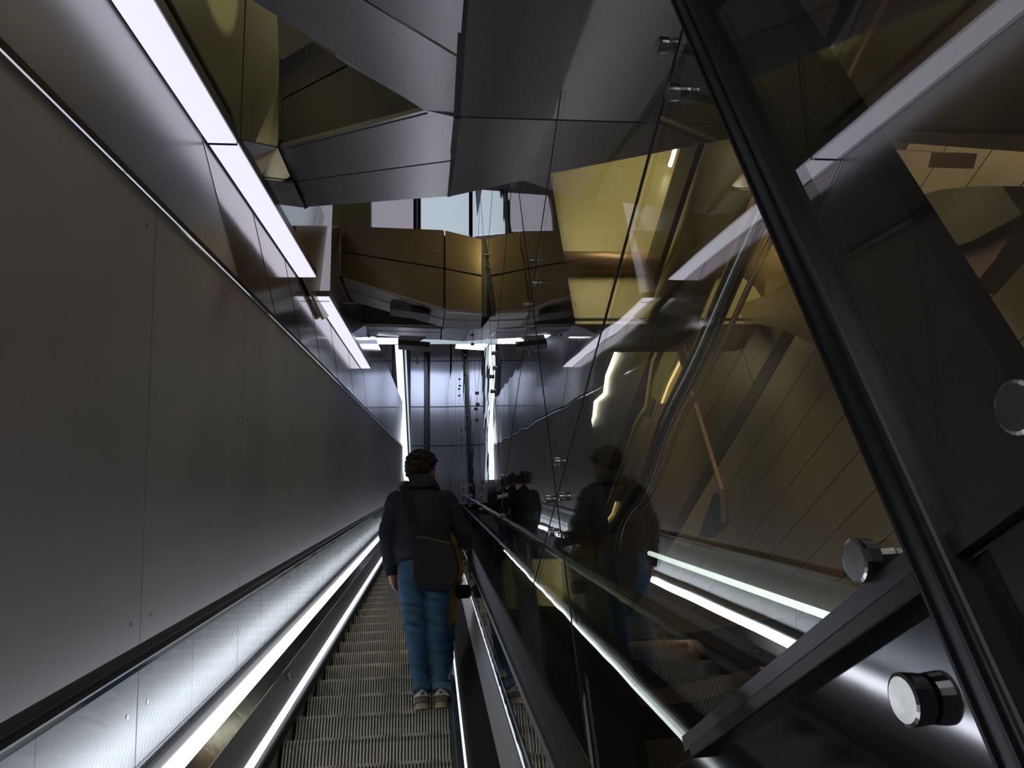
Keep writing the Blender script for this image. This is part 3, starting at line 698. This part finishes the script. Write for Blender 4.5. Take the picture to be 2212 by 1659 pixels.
def cat(P, sub):
    """Catmull-Rom resample of a list of (Vector, (ra, rb))"""
    out = []
    n = len(P)
    for i in range(n-1):
        p0, p1, p2, p3 = P[max(i-1,0)], P[i], P[i+1], P[min(i+2,n-1)]
        for k in range(sub):
            t = k/sub
            def cr(a,b,c,d): return .5*((2*b)+(c-a)*t+(2*a-5*b+4*c-d)*t*t+(3*b-a-3*c+d)*t**3)
            v = Vector([cr(p0[0][q],p1[0][q],p2[0][q],p3[0][q]) for q in range(3)])
            out.append((v, (cr(p0[1][0],p1[1][0],p2[1][0],p3[1][0]), cr(p0[1][1],p1[1][1],p2[1][1],p3[1][1]))))
    out.append(P[-1]); return out
def limb(bm, pts, sub=5, seg=20, wr=0., wf=(9, 26), seed=0, round_ends=True):
    P = [(Vector(p), r if isinstance(r, tuple) else (r, r)) for p, r in pts]
    P = cat(P, sub)
    if round_ends:
        def ends(p, q, r):
            d = (p-q).normalized(); m = min(r)
            return [(p+d*m*.35, (r[0]*.86, r[1]*.86)), (p+d*m*.62, (r[0]*.5, r[1]*.5))]
        P = ends(P[0][0], P[1][0], P[0][1])[::-1] + P + ends(P[-1][0], P[-2][0], P[-1][1])
    rings = []; 
    t0 = (P[-1][0]-P[0][0]).normalized()
    up = Vector((1,0,0)) if abs(t0.x) < .75 else Vector((0,0,1))
    for i, (p, r) in enumerate(P):
        t = (P[min(i+1,len(P)-1)][0]-P[max(i-1,0)][0])
        t = t.normalized() if t.length > 1e-6 else t0
        u = (up-t*up.dot(t)).normalized(); w = t.cross(u); ring = []
        for k in range(seg):
            a = 2*PI*k/seg; v = p+u*math.cos(a)*r[0]+w*math.sin(a)*r[1]
            if wr:
                q = Vector((v.x*wf[0]+seed, v.y*wf[0], v.z*wf[1]+v.x*wf[0]))
                d = noise.noise(q)*wr + noise.noise(q*2.1)*wr*.4
                v = v+(v-p).normalized()*d
            ring.append(bm.verts.new(v))
        rings.append(ring)
    for a, b in zip(rings, rings[1:]):
        for k in range(seg): bm.faces.new((a[k], a[(k+1)%seg], b[(k+1)%seg], b[k]))
    bm.faces.new(rings[0][::-1]); bm.faces.new(rings[-1])
def ball(bm, c, r, seg=16, rot=None):
    mt = Matrix.Translation(Vector(c)) @ (rot or Matrix()) @ Matrix.Diagonal((*r, 1)) if isinstance(r, tuple) else Matrix.Translation(Vector(c)) @ Matrix.Scale(r, 4)
    bmesh.ops.create_uvsphere(bm, u_segments=seg, v_segments=seg//2+2, radius=1, matrix=mt)
def fuse(o, vox, smooth=3, fac=.5):
    m = o.modifiers.new('Remesh', 'REMESH'); m.mode = 'VOXEL'; m.voxel_size = vox; m.use_smooth_shade = True
    if smooth:
        s = o.modifiers.new('Smooth', 'SMOOTH'); s.iterations = smooth; s.factor = fac
def hand(bm, wrist, d, side, palm_n, curl=.5, L=.19):
    """palm and five fingers; d = finger direction, palm_n = direction the palm faces, side = towards the thumb"""
    d = Vector(d).normalized(); side = Vector(side).normalized(); pn = Vector(palm_n).normalized(); w = Vector(wrist)
    pc = w+d*L*.28
    limb(bm, [(w, .024), (w+d*L*.15, (.026,.026)), (pc, .030)], 3, 12)
    for i, off in enumerate((-.030,-.011,.009,.028)):
        fl = L*(.36,.43,.47,.42)[i]; base = w+d*L*.48+side*off
        limb(bm, [(w+d*L*.18+side*off*.8, .013), (base, .0115)], 2, 10)
        a = curl*.5; p1 = base+(d*math.cos(a)+pn*math.sin(a))*fl*.42
        a += curl*.9; p2 = p1+(d*math.cos(a)+pn*math.sin(a))*fl*.32
        a += curl*.7; p3 = p2+(d*math.cos(a)+pn*math.sin(a))*fl*.26
        limb(bm, [(base, .0100), (p1, .0092), (p2, .0084), (p3, .0072)], 2, 10)
    tb = w+d*L*.14+side*.026
    t1 = tb+(d*.75+side*.6+pn*.25).normalized()*L*.22; t2 = t1+(d*.9+side*.15+pn*.45).normalized()*L*.17
    limb(bm, [(tb, .014), (t1, .0115), (t2, .009)], 3, 10)
def lerp(a, b, t): return Vector(a)*(1-t)+Vector(b)*t

def figure(P0, label, J, mats, H=1.86, yaw=0., hair='curly', group=None, detail=True, shoes=True):
    """J: joints in metres relative to P0 (heels on the tread), facing +Y"""
    root = empty('person', P0); tag(root, label, 'person', group)
    O = Vector(P0)
    vox = .0085 if detail else .014
    hc = Vector(J['head']); k = H/1.86
    # ---- body (skin)
    bm = B()
    pel = Vector(J['pelvis']); ch = Vector(J['chest']); nk = Vector(J['neck'])
    limb(bm, [(pel-Vector((0,0,.10)),(.145*k,.10*k)),(pel,(.155*k,.105*k)),(lerp(pel,ch,.45),(.135*k,.095*k)),(ch,(.165*k,.11*k)),(lerp(ch,nk,.6),(.15*k,.085*k)),(lerp(ch,nk,.82),(.07*k,.07*k))], 3, 20)
    limb(bm, [(lerp(ch,nk,.7),.062*k),(nk,.056*k),(lerp(nk,hc,.6),.055*k)], 3, 16)
    ry = Matrix.Rotation(yaw, 4, 'Z')
    def hd(x,y,z): return hc + ry @ Vector((x*k,y*k,z*k))
    # skull, jaw, face
    ball(bm, hd(0,-.012,.022), (.078*k,.098*k,.098*k), 24, ry)
    limb(bm, [(hd(0,.02,.01),.070*k),(hd(0,.040,-.045),(.056*k,.05*k)),(hd(0,.055,-.095),(.036*k,.034*k))], 4, 18)
    ball(bm, hd(0,.098,-.022), (.013*k,.020*k,.020*k), 10, ry)        # nose
    limb(bm, [(hd(0,.082,.020),.010*k),(hd(0,.104,-.016),.012*k)], 2, 8)
    for sx in (-1,1):
        ball(bm, hd(sx*.078,-.008,-.010), (.009*k,.020*k,.032*k), 12, ry @ Matrix.Rotation(sx*.3,4,'Z'))   # ears
        ball(bm, hd(sx*.034,.072,.028), (.026*k,.014*k,.010*k), 10, ry)    # brow
    ball(bm, hd(0,.084,-.060), (.026*k,.012*k,.012*k), 10, ry)        # mouth mass
    for sd in ('L','R'):
        sh, el, wrx = [Vector(J[q+sd]) for q in ('sh','el','wr')]
        limb(bm, [(sh,.052*k),(lerp(sh,el,.5),.046*k),(el,.038*k),(lerp(el,wrx,.35),.040*k),(wrx,.026*k)], 3, 14)
        hp, kn, an = [Vector(J[q+sd]) for q in ('hip','kn','an')]
        limb(bm, [(hp,.085*k),(lerp(hp,kn,.5),.075*k),(kn,.054*k),(lerp(kn,an,.35),.054*k),(an,.036*k)], 3, 16)
        to = Vector(J['toe'+sd])
        limb(bm, [(an+Vector((0,-.02,-.03)),.034*k),(lerp(an,to,.55)+Vector((0,0,-.01)),.034*k),(to,.026*k)], 3, 12)
        hdv = J['hand'+sd]; hand(bm, wrx, *hdv)
    for v in bm.verts: v.co += O
    body = link('body', bm, M['skin'], root); fuse(body, vox if detail else .012, 2)
    # eyes and lips
    for sx in (-1,1):
        e = B(); ball(e, hd(sx*.033,.078,.012)+O, .011*k, 12); eo = link('eye', e, mats.get('eye', M['shoe_white']), root, True)
        e = B(); ball(e, hd(sx*.033,.0865,.012)+O, .0050*k, 8); link('iris', e, M['blackcloth'], eo, True)
    e = B(); ball(e, hd(0,.094,-.060)+O, (.022*k,.006*k,.006*k), 10, ry); link('lips', e, mat('lip', (.35,.12,.09), .5), root, True)
    # ---- trousers
    bm = B()
    limb(bm, [(pel+Vector((0,0,.06)),(.165*k,.125*k)),(pel+Vector((0,0,-.02)),(.178*k,.130*k)),(pel+Vector((0,0,-.09)),(.180*k,.128*k)),(pel+Vector((0,.005,-.15)),(.150*k,.10*k))], 4, 28, .006)
    for i, sd in enumerate(('L','R')):
        hp, kn, an = [Vector(J[q+sd]) for q in ('hip','kn','an')]
        ws = J.get('legw', 1.)
        limb(bm, [(hp+Vector((0,0,.02)),(.098*k*ws,.108*k)),(lerp(hp,kn,.35),(.096*k*ws,.104*k)),(lerp(hp,kn,.7),(.086*k*ws,.092*k)),(kn,(.072*k*ws,.082*k)),(lerp(kn,an,.4),(.066*k*ws,.080*k)),(lerp(kn,an,.75),(.056*k*ws,.070*k)),(an+Vector((0,0,.03)),(.054*k*ws,.062*k))], 12, 34, .015, (7,26), 3.1*i)
    for v in bm.verts: v.co += O
    tro = link('trousers', bm, mats['legs'], root); fuse(tro, vox, 2)
    return root, body, tro

def jacket(root, O, J, m, k=1., vox=.0085, collar=True, hem=None):
    bm = B(); pel = Vector(J['pelvis']); ch = Vector(J['chest']); nk = Vector(J['neck']); h0 = hem if hem is not None else pel.z+.03
    limb(bm, [(Vector((pel.x,pel.y,h0)),(.182*k,.140*k)),(Vector((pel.x,pel.y,h0+.07)),(.203*k,.156*k)),(lerp(pel,ch,.5),(.208*k,.150*k)),(ch,(.222*k,.148*k)),(lerp(ch,nk,.38),(.215*k,.135*k)),(lerp(ch,nk,.62),(.150*k,.105*k)),(lerp(ch,nk,.80),(.095*k,.085*k)),(nk,(.080*k,.078*k))], 7, 36, .010, (6,11), 5)
    for i, sd in enumerate(('L','R')):
        sh, el, wrx = [Vector(J[q+sd]) for q in ('sh','el','wr')]
        inn = lerp(sh, ch, .35)+Vector((0,0,.04))
        limb(bm, [(inn,(.075*k,.080*k)),(sh,(.078*k,.082*k)),(lerp(sh,el,.35),(.074*k,.078*k)),(lerp(sh,el,.7),(.068*k,.070*k)),(el,(.062*k,.064*k)),(lerp(el,wrx,.4),(.058*k,.058*k)),(lerp(el,wrx,.8),(.050*k,.050*k)),(lerp(el,wrx,.93),(.042*k,.042*k))], 8, 24, .010, (9,20), 9*i)
    for v in bm.verts: v.co += O
    o = link('jacket', bm, m, root); fuse(o, vox, 3)
    return o

# ---- the man in front of us
P0 = F(-.012, 4.751, NN)
J = dict(head=(-.062,.135,1.775), neck=(-.075,.085,1.625), chest=(-.078,.08,1.36), pelvis=(-.066,.075,.955),
    shL=(-.262,.08,1.485), elL=(-.325,.055,1.215), wrL=(-.290,.12,.925), shR=(.100,.09,1.485), elR=(.235,.17,1.215), wrR=(.285,.66,1.37),
    hipL=(-.150,.075,.90), knL=(-.118,.085,.50), anL=(-.075,.055,.105), toeL=(-.085,.235,.040),
    hipR=(.022,.075,.90), knR=(.030,.085,.50), anR=(.046,.050,.105), toeR=(.052,.235,.040),
    handL=((.25,.75,-.6),(.2,.6,.9),(1,0,-.2),.8,.17), handR=((.02,.95,.22),(-.9,0,.35),(0,.2,-1),.55,.18))
man, body, tro = figure(P0, 'tall curly haired man from behind, navy jacket and blue jeans, hand on rail', J, dict(legs=M['denim']), yaw=-.85)
O = Vector(P0)
jk = jacket(man, O, J, M['jacket'], 1., .0085)
# knitted hem, cuffs, collar
bm = B(); limb(bm, [((-.066,.075,.955),(.176,.137)),((-.066,.075,1.005),(.184,.143))], 4, 40, .003, round_ends=False)
for v in bm.verts: v.co += O; v.co.z += (v.co.x-O.x+.07)*-.10
link('hem_band', bm, M['rib'], jk, True)
bm = B()
limb(bm, [(lerp(J['elL'],J['wrL'],.86),.045),(lerp(J['elL'],J['wrL'],1.02),.039)], 3, 20, round_ends=False)
for v in bm.verts: v.co += O
link('cuff', bm, M['rib'], jk, True)
bm = B(); limb(bm, [(lerp(J['elR'],J['wrR'],.86),.044),(lerp(J['elR'],J['wrR'],.99),.037)], 3, 20, round_ends=False)
for v in bm.verts: v.co += O
link('cuff', bm, M['rib'], jk, True)
# hood-like folded collar
bm = B(); n = 36; rings = []
for (rx, ry_, z, yo) in ((.088,.082,1.595,0),(.112,.108,1.560,-.012),(.132,.124,1.565,-.016),(.136,.124,1.592,-.012),(.116,.108,1.628,-.004),(.096,.092,1.655,.0),(.082,.078,1.657,.004),(.076,.072,1.62,.006)):
    ring = []
    for i in range(n):
        a = 2*PI*i/n
        dz = -.018*math.sin(a) if z > 1.6 else -.03*max(0, -math.sin(a))*1.0
        ring.append(bm.verts.new(O+Vector((-.074+rx*math.cos(a), .088+yo+ry_*math.sin(a), z+dz+.004*math.sin(5*a)))))
    rings.append(ring)
for a_, b_ in zip(rings, rings[1:]+rings[:1]):
    for i in range(n): bm.faces.new((a_[i], a_[(i+1)%n], b_[(i+1)%n], b_[i]))
cl = link('collar', bm, M['jacket'], jk, True); ss = cl.modifiers.new('s','SUBSURF'); ss.levels = 1; ss.render_levels = 1
# hair: skull cap plus a few hundred curls
def curls(root, O, hc, yaw, k, m, n=620, size=.013, seed=3, part='hair'):
    rnd = random.Random(seed); bm = B(); ry = Matrix.Rotation(yaw, 4, 'Z'); hc = Vector(hc)
    def hd(x,y,z): return O+hc+ry @ Vector((x*k,y*k,z*k))
    bmesh.ops.create_uvsphere(bm, u_segments=24, v_segments=14, radius=1, matrix=Matrix.Translation(hd(0,-.022,.036)) @ ry @ Matrix.Diagonal((.090*k,.100*k,.098*k,1)))
    bmesh.ops.create_uvsphere(bm, u_segments=20, v_segments=12, radius=1, matrix=Matrix.Translation(hd(0,-.050,-.030)) @ ry @ Matrix.Diagonal((.072*k,.058*k,.075*k,1)))
    c = 0
    while c < n:
        a = rnd.uniform(0, 2*PI); z = rnd.uniform(-1, 1); r = math.sqrt(1-z*z)
        x, y = r*math.cos(a), r*math.sin(a)
        if y > .35 and z < .25: continue          # face
        if y > .05 and z < -.10: continue
        if z < -.75: continue
        f = 1.0+rnd.uniform(-.02,.10)
        p = hd(x*.108*f, -.026+y*.114*f, .034+z*.112*f+(-.02 if z < 0 and y < 0 else 0))
        rr = size*rnd.uniform(.55,1.15)
        mt = Matrix.Translation(p) @ Matrix.Rotation(rnd.uniform(0,PI),4,Vector((rnd.uniform(-1,1),rnd.uniform(-1,1),1)).normalized())
        # each curl is a small open ring
        segs, q = 7, []
        R1, R2 = rr, rr*.42
        base = []
        for i in range(segs):
            t = i/segs*2*PI*.85; ctr = Vector((R1*math.cos(t), R1*math.sin(t), rr*.5*i/segs))
            out = Vector((math.cos(t), math.sin(t), 0))
            q.append([bm.verts.new(mt @ (ctr+out*R2*math.cos(u)+Vector((0,0,1))*R2*math.sin(u))) for u in (0, 2.094, 4.189)])
        for a_, b_ in zip(q, q[1:]):
            for i in range(3): bm.faces.new((a_[i], a_[(i+1)%3], b_[(i+1)%3], b_[i]))
        c += 1
    return link(part, bm, m, root, True)
curls(man, O, J['head'], -.85, 1., M['hair'], 900)
# shoes
def shoe(root, an, toe, O, k=1.1, main=None, tip=None, logo=True):
    an = Vector(an); toe = Vector(toe); d = Vector((toe.x-an.x, toe.y-an.y, 0)).normalized(); r = Vector((d.y,-d.x,0))
    heel = Vector((an.x, an.y, 0))-d*.062
    def S(u, v, w): return O+heel+d*u*k+r*v*k+Vector((0,0,w*k))      # along, across, up
    out = [(0,.022,.0),(.0,.030,0)]
    def width(u):                                                     # half width of the last
        return .036*math.sqrt(max(0,1-((.04-u)/.04)**2)) if u < .04 else (.036+.012*math.sin(min(1,(u-.04)/.15)*PI/2) if u < .20 else .048*math.sqrt(max(0,1-((u-.20)/.095)**2)))
    us = [.0005,.006,.014,.025,.04,.07,.11,.15,.19,.22,.25,.275,.288,.2945]
    def loop(bm, w, sc, lift=0): 
        L = [bm.verts.new(S(u, width(u)*sc+.001, w+lift*(u>.2)*(u-.2))) for u in us]
        Rr = [bm.verts.new(S(u, -width(u)*sc-.001, w+lift*(u>.2)*(u-.2))) for u in us[::-1]]
        return L+Rr
    def stack(name, levels, m, par):
        bm = B(); rs = [loop(bm, w, sc, lf) for w, sc, lf in levels]
        for a_, b_ in zip(rs, rs[1:]):
            for i in range(len(a_)): bm.faces.new((a_[i], a_[(i+1)%len(a_)], b_[(i+1)%len(a_)], b_[i]))
        bm.faces.new(rs[0][::-1]); bm.faces.new(rs[-1]); return link(name, bm, m, par, False)
    sh = stack('shoe', [(.028,1.0,0),(.040,1.0,.05),(.052,.96,0),(.064,.86,-.1)], main or M['navy'], root)
    stack('sole', [(.0,.98,.08),(.004,1.06,.07),(.028,1.05,0),(.032,1.0,0)], M['sole'], sh)
    stack('sole_stripe', [(.0165,1.075,.04),(.0195,1.075,.03)], M['red'], sh)
    # heel counter in suede, tab in white
    def shell(name, u1, w0, w1, e, m, slope=0.):
        bm = B(); rows = []
        nn = 14
        for j in range(5):
            f = j/4; row = []
            for i in range(nn+1):
                a = -PI/2*1.0+PI*i/nn
                uu = u1*(1-math.cos(a)); vv = (.037+e)*math.sin(a)*(1-.10*f)
                top = w1-slope*abs(math.sin(a))
                row.append(bm.verts.new(S(uu-e*math.cos(a)+.006*f, vv, w0+(top-w0)*f)))
            rows.append(row)
        for a_, b_ in zip(rows, rows[1:]):
            for i in range(nn): bm.faces.new((a_[i], a_[i+1], b_[i+1], b_[i]))
        o = link(name, bm, m, sh, True); so = o.modifiers.new('t','SOLIDIFY'); so.thickness = .002; so.offset = 1; return o
    stackb = shell('heel_counter', .050, .030, .088, .0065, M['shoe_grey'])
    tb = shell('heel_tab', .040, .064, .104, .0095, M['shoe_white'], .030)
    # padded ankle opening
    bm = B(); limb(bm, [(S(.045,0,.06)-O,(.031,.036)),(S(.050,0,.095)-O,(.029,.034))], 3, 20, round_ends=False)
    for v in bm.verts: v.co += O
    link('ankle_lining', bm, M['navy'], sh, True)
    # side stripes
    for sx in (-1, 1):
        for q in range(3):
            bm = B(); u = .095+q*.026
            quadbox(bm, [S(u,sx*(width(u)+.0005),.030), S(u+.010,sx*(width(u)+.0005),.030), S(u+.010,sx*(width(u)+.003),.030), S(u,sx*(width(u)+.003),.030),
                         S(u+.018,sx*(width(u)*.86),.064), S(u+.028,sx*(width(u)*.86),.064), S(u+.028,sx*(width(u)*.86+.003),.064), S(u+.018,sx*(width(u)*.86+.003),.064)])
            link('side_stripe', bm, M['shoe_white'], sh)
    if logo:                                                          # three-leaf mark on the heel tab
        bm = B()
        def leaf(a, L, W):
            c0 = Vector((0, .0)); pts = []
            for t, wd in ((0,.15),(.3,.8),(.6,1),(.85,.6),(1,.0)):
                pts.append((t*L, wd*W))
            dirv = Vector((math.sin(a), math.cos(a))); nv = Vector((dirv.y, -dirv.x))
            pl = [dirv*t+nv*w_ for t, w_ in pts]+[dirv*t-nv*w_ for t, w_ in pts[::-1][1:]]
            vv = [bm.verts.new(S(-.0152+.012*(p.y+.078-.06)/.04*.3, p.x, .074+p.y)) for p in pl]
            bm.faces.new(vv)
        leaf(0, .017, .0032); leaf(-1.0, .015, .0028); leaf(1.0, .015, .0028)
        for w0 in (.0705, .0725):
            vv = [bm.verts.new(S(-.0150, x, z)) for x, z in ((-.008,w0),(.008,w0),(.008,w0+.0012),(-.008,w0+.0012))]; bm.faces.new(vv)
        lo = link('leaf_logo', bm, M['navy'], sh); so = lo.modifiers.new('t','SOLIDIFY'); so.thickness = .001; so.offset = 0
    # laces
    bm = B()
    for q in range(5):
        u = .10+q*.022; limb(bm, [(S(u,-.020,.062-.06*(u-.1))-O,.003),(S(u+.008,.020,.064-.06*(u-.1))-O,.003)], 2, 6)
    for v in bm.verts: v.co += O
    link('laces', bm, M['shoe_white'], sh)
    return sh
shoe(man, J['anL'], J['toeL'], O); shoe(man, J['anR'], J['toeR'], O)
# turned up trouser cuffs
for j, q in (('anR',1.),('anL',.4)):
    a_ = Vector(J[j]); bm = B()
    limb(bm, [(a_+Vector((0,.004,.012)),(.058,.064)),(a_+Vector((0,.004,.05)),(.062,.068))], 6, 30, .006, (12,30), 2, round_ends=False)
    for v in bm.verts: v.co += O
    c_ = link('trouser_cuff', bm, M['denim_hi'] if q == 1 else M['denim'], tro, True)
# pocket stitching and small tag on the jeans
bm = B(); slab(bm, [O+Vector(p) for p in ((-.137,-.066,.845),(-.123,-.067,.845),(-.123,-.067,.860),(-.137,-.066,.860))], .002, Vector((0,-1,0))); link('pocket_tab', bm, M['shoe_white'], tro)

# ---- messenger bag (a thing of its own, hanging on the man's back)
bag = empty('messenger_bag', O+Vector((0,-.1,1.0))); tag(bag, 'dark leather messenger bag with buckled strap on the back of the curly haired man', 'bag')
YB = O.y-.095
def bg(px, py, dy=0.): return at_y(px, py, YB+dy)
outl = [(897,1157),(925,1160),(955,1168),(975,1172),(984,1190),(989,1212),(992,1235),(988,1255),(978,1267),(950,1263),(915,1256),(893,1250),(894,1215),(896,1180)]
bm = B(); fr_ = [bm.verts.new(bg(x,y)) for x,y in outl]; cx_ = sum(p[0] for p in outl)/len(outl); cy_ = sum(p[1] for p in outl)/len(outl)
def inset(f): return [(cx_+(x-cx_)*f, cy_+(y-cy_)*f) for x,y in outl]
lay = [[bm.verts.new(bg(x,y,-.012)) for x,y in inset(.93)], fr_, [bm.verts.new(bg(x,y,.045)) for x,y in inset(1.02)], [bm.verts.new(bg(x,y,.062)) for x,y in inset(.95)]]
for a_, b_ in zip(lay, lay[1:]):
    for i in range(len(outl)): bm.faces.new((a_[i], a_[(i+1)%len(outl)], b_[(i+1)%len(outl)], b_[i]))
bm.faces.new(lay[0][::-1]); bm.faces.new(lay[-1])
link('flap', bm, M['leather'], bag)
bm = B(); slab(bm, [bg(x,y,.002) for x,y in ((896,1248),(915,1254),(950,1261),(975,1266),(960,1274),(925,1272),(900,1262))], .05, Vector((0,1,0))); link('bag_body', bm, M['leather'], bag)
def stitch(pts, par):
    bm = B(); tube(bm, [bg(x,y,-.0135) for x,y in pts], .0012, 6); link('stitch_line', bm, M['stitch'], par)
stitch([(911,1164),(910,1200),(909,1240),(910,1252)], bag); stitch([(910,1252),(935,1254),(960,1259),(975,1262)], bag); stitch([(899,1164),(898,1205),(897,1246)], bag); stitch([(914,1165),(930,1170),(948,1177)], bag)
# strap from the left shoulder down the back
sp = [(872,1047,.012,8),(876,1062,.003,9),(881,1085,-.004,9),(887,1110,-.014,8),(893,1132,-.014,7),(898,1152,-.008,6),(901,1162,-.004,6)]
bm = B(); L, Rr = [], []
for x, y, dy, w_ in sp: L.append(bg(x-w_, y+w_*.25, dy+.03)); Rr.append(bg(x+w_, y-w_*.25, dy+.03))
va = [[bm.verts.new(p+Vector((0,o_,0))) for p in q] for q in (L, Rr) for o_ in (0, -.006)]
Lb, Lf, Rb, Rf = va
for i in range(len(sp)-1):
    bm.faces.new((Lf[i],Rf[i],Rf[i+1],Lf[i+1])); bm.faces.new((Lb[i+1],Rb[i+1],Rb[i],Lb[i])); bm.faces.new((Lb[i],Lf[i],Lf[i+1],Lb[i+1])); bm.faces.new((Rf[i],Rb[i],Rb[i+1],Rf[i+1]))
bm.faces.new((Lf[0],Lb[0],Rb[0],Rf[0])); bm.faces.new((Lb[-1],Lf[-1],Rf[-1],Rb[-1]))
link('strap', bm, M['blackcloth'], bag)
bm = B()
for i, (x, y) in enumerate(((892,1136),(896,1140))): tube(bm, [bg(x-3,y+4,.0), bg(x+3,y-5,.0)], .0022, 6)
link('buckle', bm, M['brass'], bag)
# strap over the front of the shoulder
bm = B(); tube(bm, [O+Vector(p) for p in ((-.215,-.035,1.575),(-.205,.03,1.625),(-.19,.10,1.615),(-.15,.19,1.54))], [(.004,.024)]*4, 10); link('strap', bm, M['leather'], bag)

# ---- companion in a mustard coat on the step in front, almost hidden
Q0 = F(-.01, 4.751+PIT*1, NN)
J2 = dict(head=(-.05,.12,1.46), neck=(-.02,.09,1.33), chest=(.0,.09,1.12), pelvis=(-.0,.08,.80),
    shL=(-.16,.09,1.23), elL=(-.20,.10,1.0), wrL=(-.17,.20,.80), shR=(.155,.09,1.23), elR=(.17,.06,1.02), wrR=(.20,.20,.88),
    hipL=(-.08,.08,.75), knL=(-.08,.09,.42), anL=(-.08,.06,.10), toeL=(-.09,.22,.04),
    hipR=(.08,.08,.75), knR=(.09,.09,.42), anR=(.08,.06,.10), toeR=(.09,.22,.04),
    handL=((0,.3,-1),(0,1,0),(1,0,0),.6,.16), handR=((0,.3,-1),(0,1,0),(-1,0,0),.6,.16))
comp, b2_, t2_ = figure(Q0, 'person in a mustard coat on the step ahead, mostly hidden by the tall man', J2, dict(legs=M['denim']), H=1.6, detail=False)
jacket(comp, Vector(Q0), J2, M['mustard'], .84, .012, hem=.47)
curls(comp, Vector(Q0), J2['head'], 0, .86, M['hair'], 260, .012, 11)
shoe(comp, J2['anL'], J2['toeL'], Vector(Q0), .9, M['red'], logo=False); shoe(comp, J2['anR'], J2['toeR'], Vector(Q0), .9, M['red'], logo=False)
hbg = B(); c_ = at_y(1000, 1278, Q0.y+.06)
limb(hbg, [(c_+Vector((-.045,0,.0)),(.05,.045)),(c_+Vector((.035,0,.0)),(.05,.045))], 3, 18)
hb_ = link('shoulder_bag', hbg, M['blackcloth'], None, True); tag(hb_, 'small black bag pressed against the right escalator glass beside the mustard coat', 'bag')
bm = B(); tube(bm, [c_+Vector((-.03,0,.03)), c_+Vector((-.05,-.02,.2)), c_+Vector((-.07,0,.42))], .008, 8); link('strap', bm, M['blackcloth'], hb_)

# ---- riders further up, seen as dark shapes and in the glass
def rider(k, x, label, H, arm):
    R0 = F(x, s_ref+.012+PIT*k, NN); q = H/1.6
    JJ = {a_: (tuple(v*q for v in b_) if not a_.startswith('hand') else b_) for a_, b_ in J2.items()}
    if arm: JJ['elR'] = (.26*q,.25*q,1.06*q); JJ['wrR'] = (.30,.52,1.10*q); JJ['handR'] = ((0,1,.2),(-1,0,0),(0,0,-1),.5,.17)
    r_, _, _ = figure(R0, label, JJ, dict(legs=M['blackcloth']), H=H, detail=False)
    jacket(r_, Vector(R0), JJ, M['blackcloth'], .95*q*.9, .014, hem=.80*q)
    curls(r_, Vector(R0), JJ['head'], 0, .9*q, M['hair'], 160, .013, int(k))
    return r_
rider(18, -.06, 'dark clad rider far up the stairs, right behind the man with curly hair', 1.72, False)
rider(14, -.07, 'rider in black coat reaching for the right rail, mirrored in the glass', 1.75, True)
rider(23, -.10, 'furthest rider in black, shortest in the mirrored group', 1.62, False)
# ------------------------------------------------------------------ camera
cam = bpy.data.cameras.new('camera'); co = bpy.data.objects.new('camera', cam); C.objects.link(co)
Yv = [c30*S_[i]-s30*N_[i] for i in range(3)]; Zv = [s30*S_[i]+c30*N_[i] for i in range(3)]
R = Matrix(((X_[0], X_[1], -X_[2]), (Yv[0], Yv[1], -Yv[2]), (Zv[0], Zv[1], -Zv[2])))
co.matrix_world = R.to_4x4()
cam.sensor_width = 36; cam.lens = FPX*36/2212; cam.clip_start = .02; cam.clip_end = 200
SC.camera = co
SC.view_settings.view_transform = 'Standard'; SC.view_settings.look = 'None'
SC.view_settings.exposure = 0.62; SC.view_settings.gamma = 1
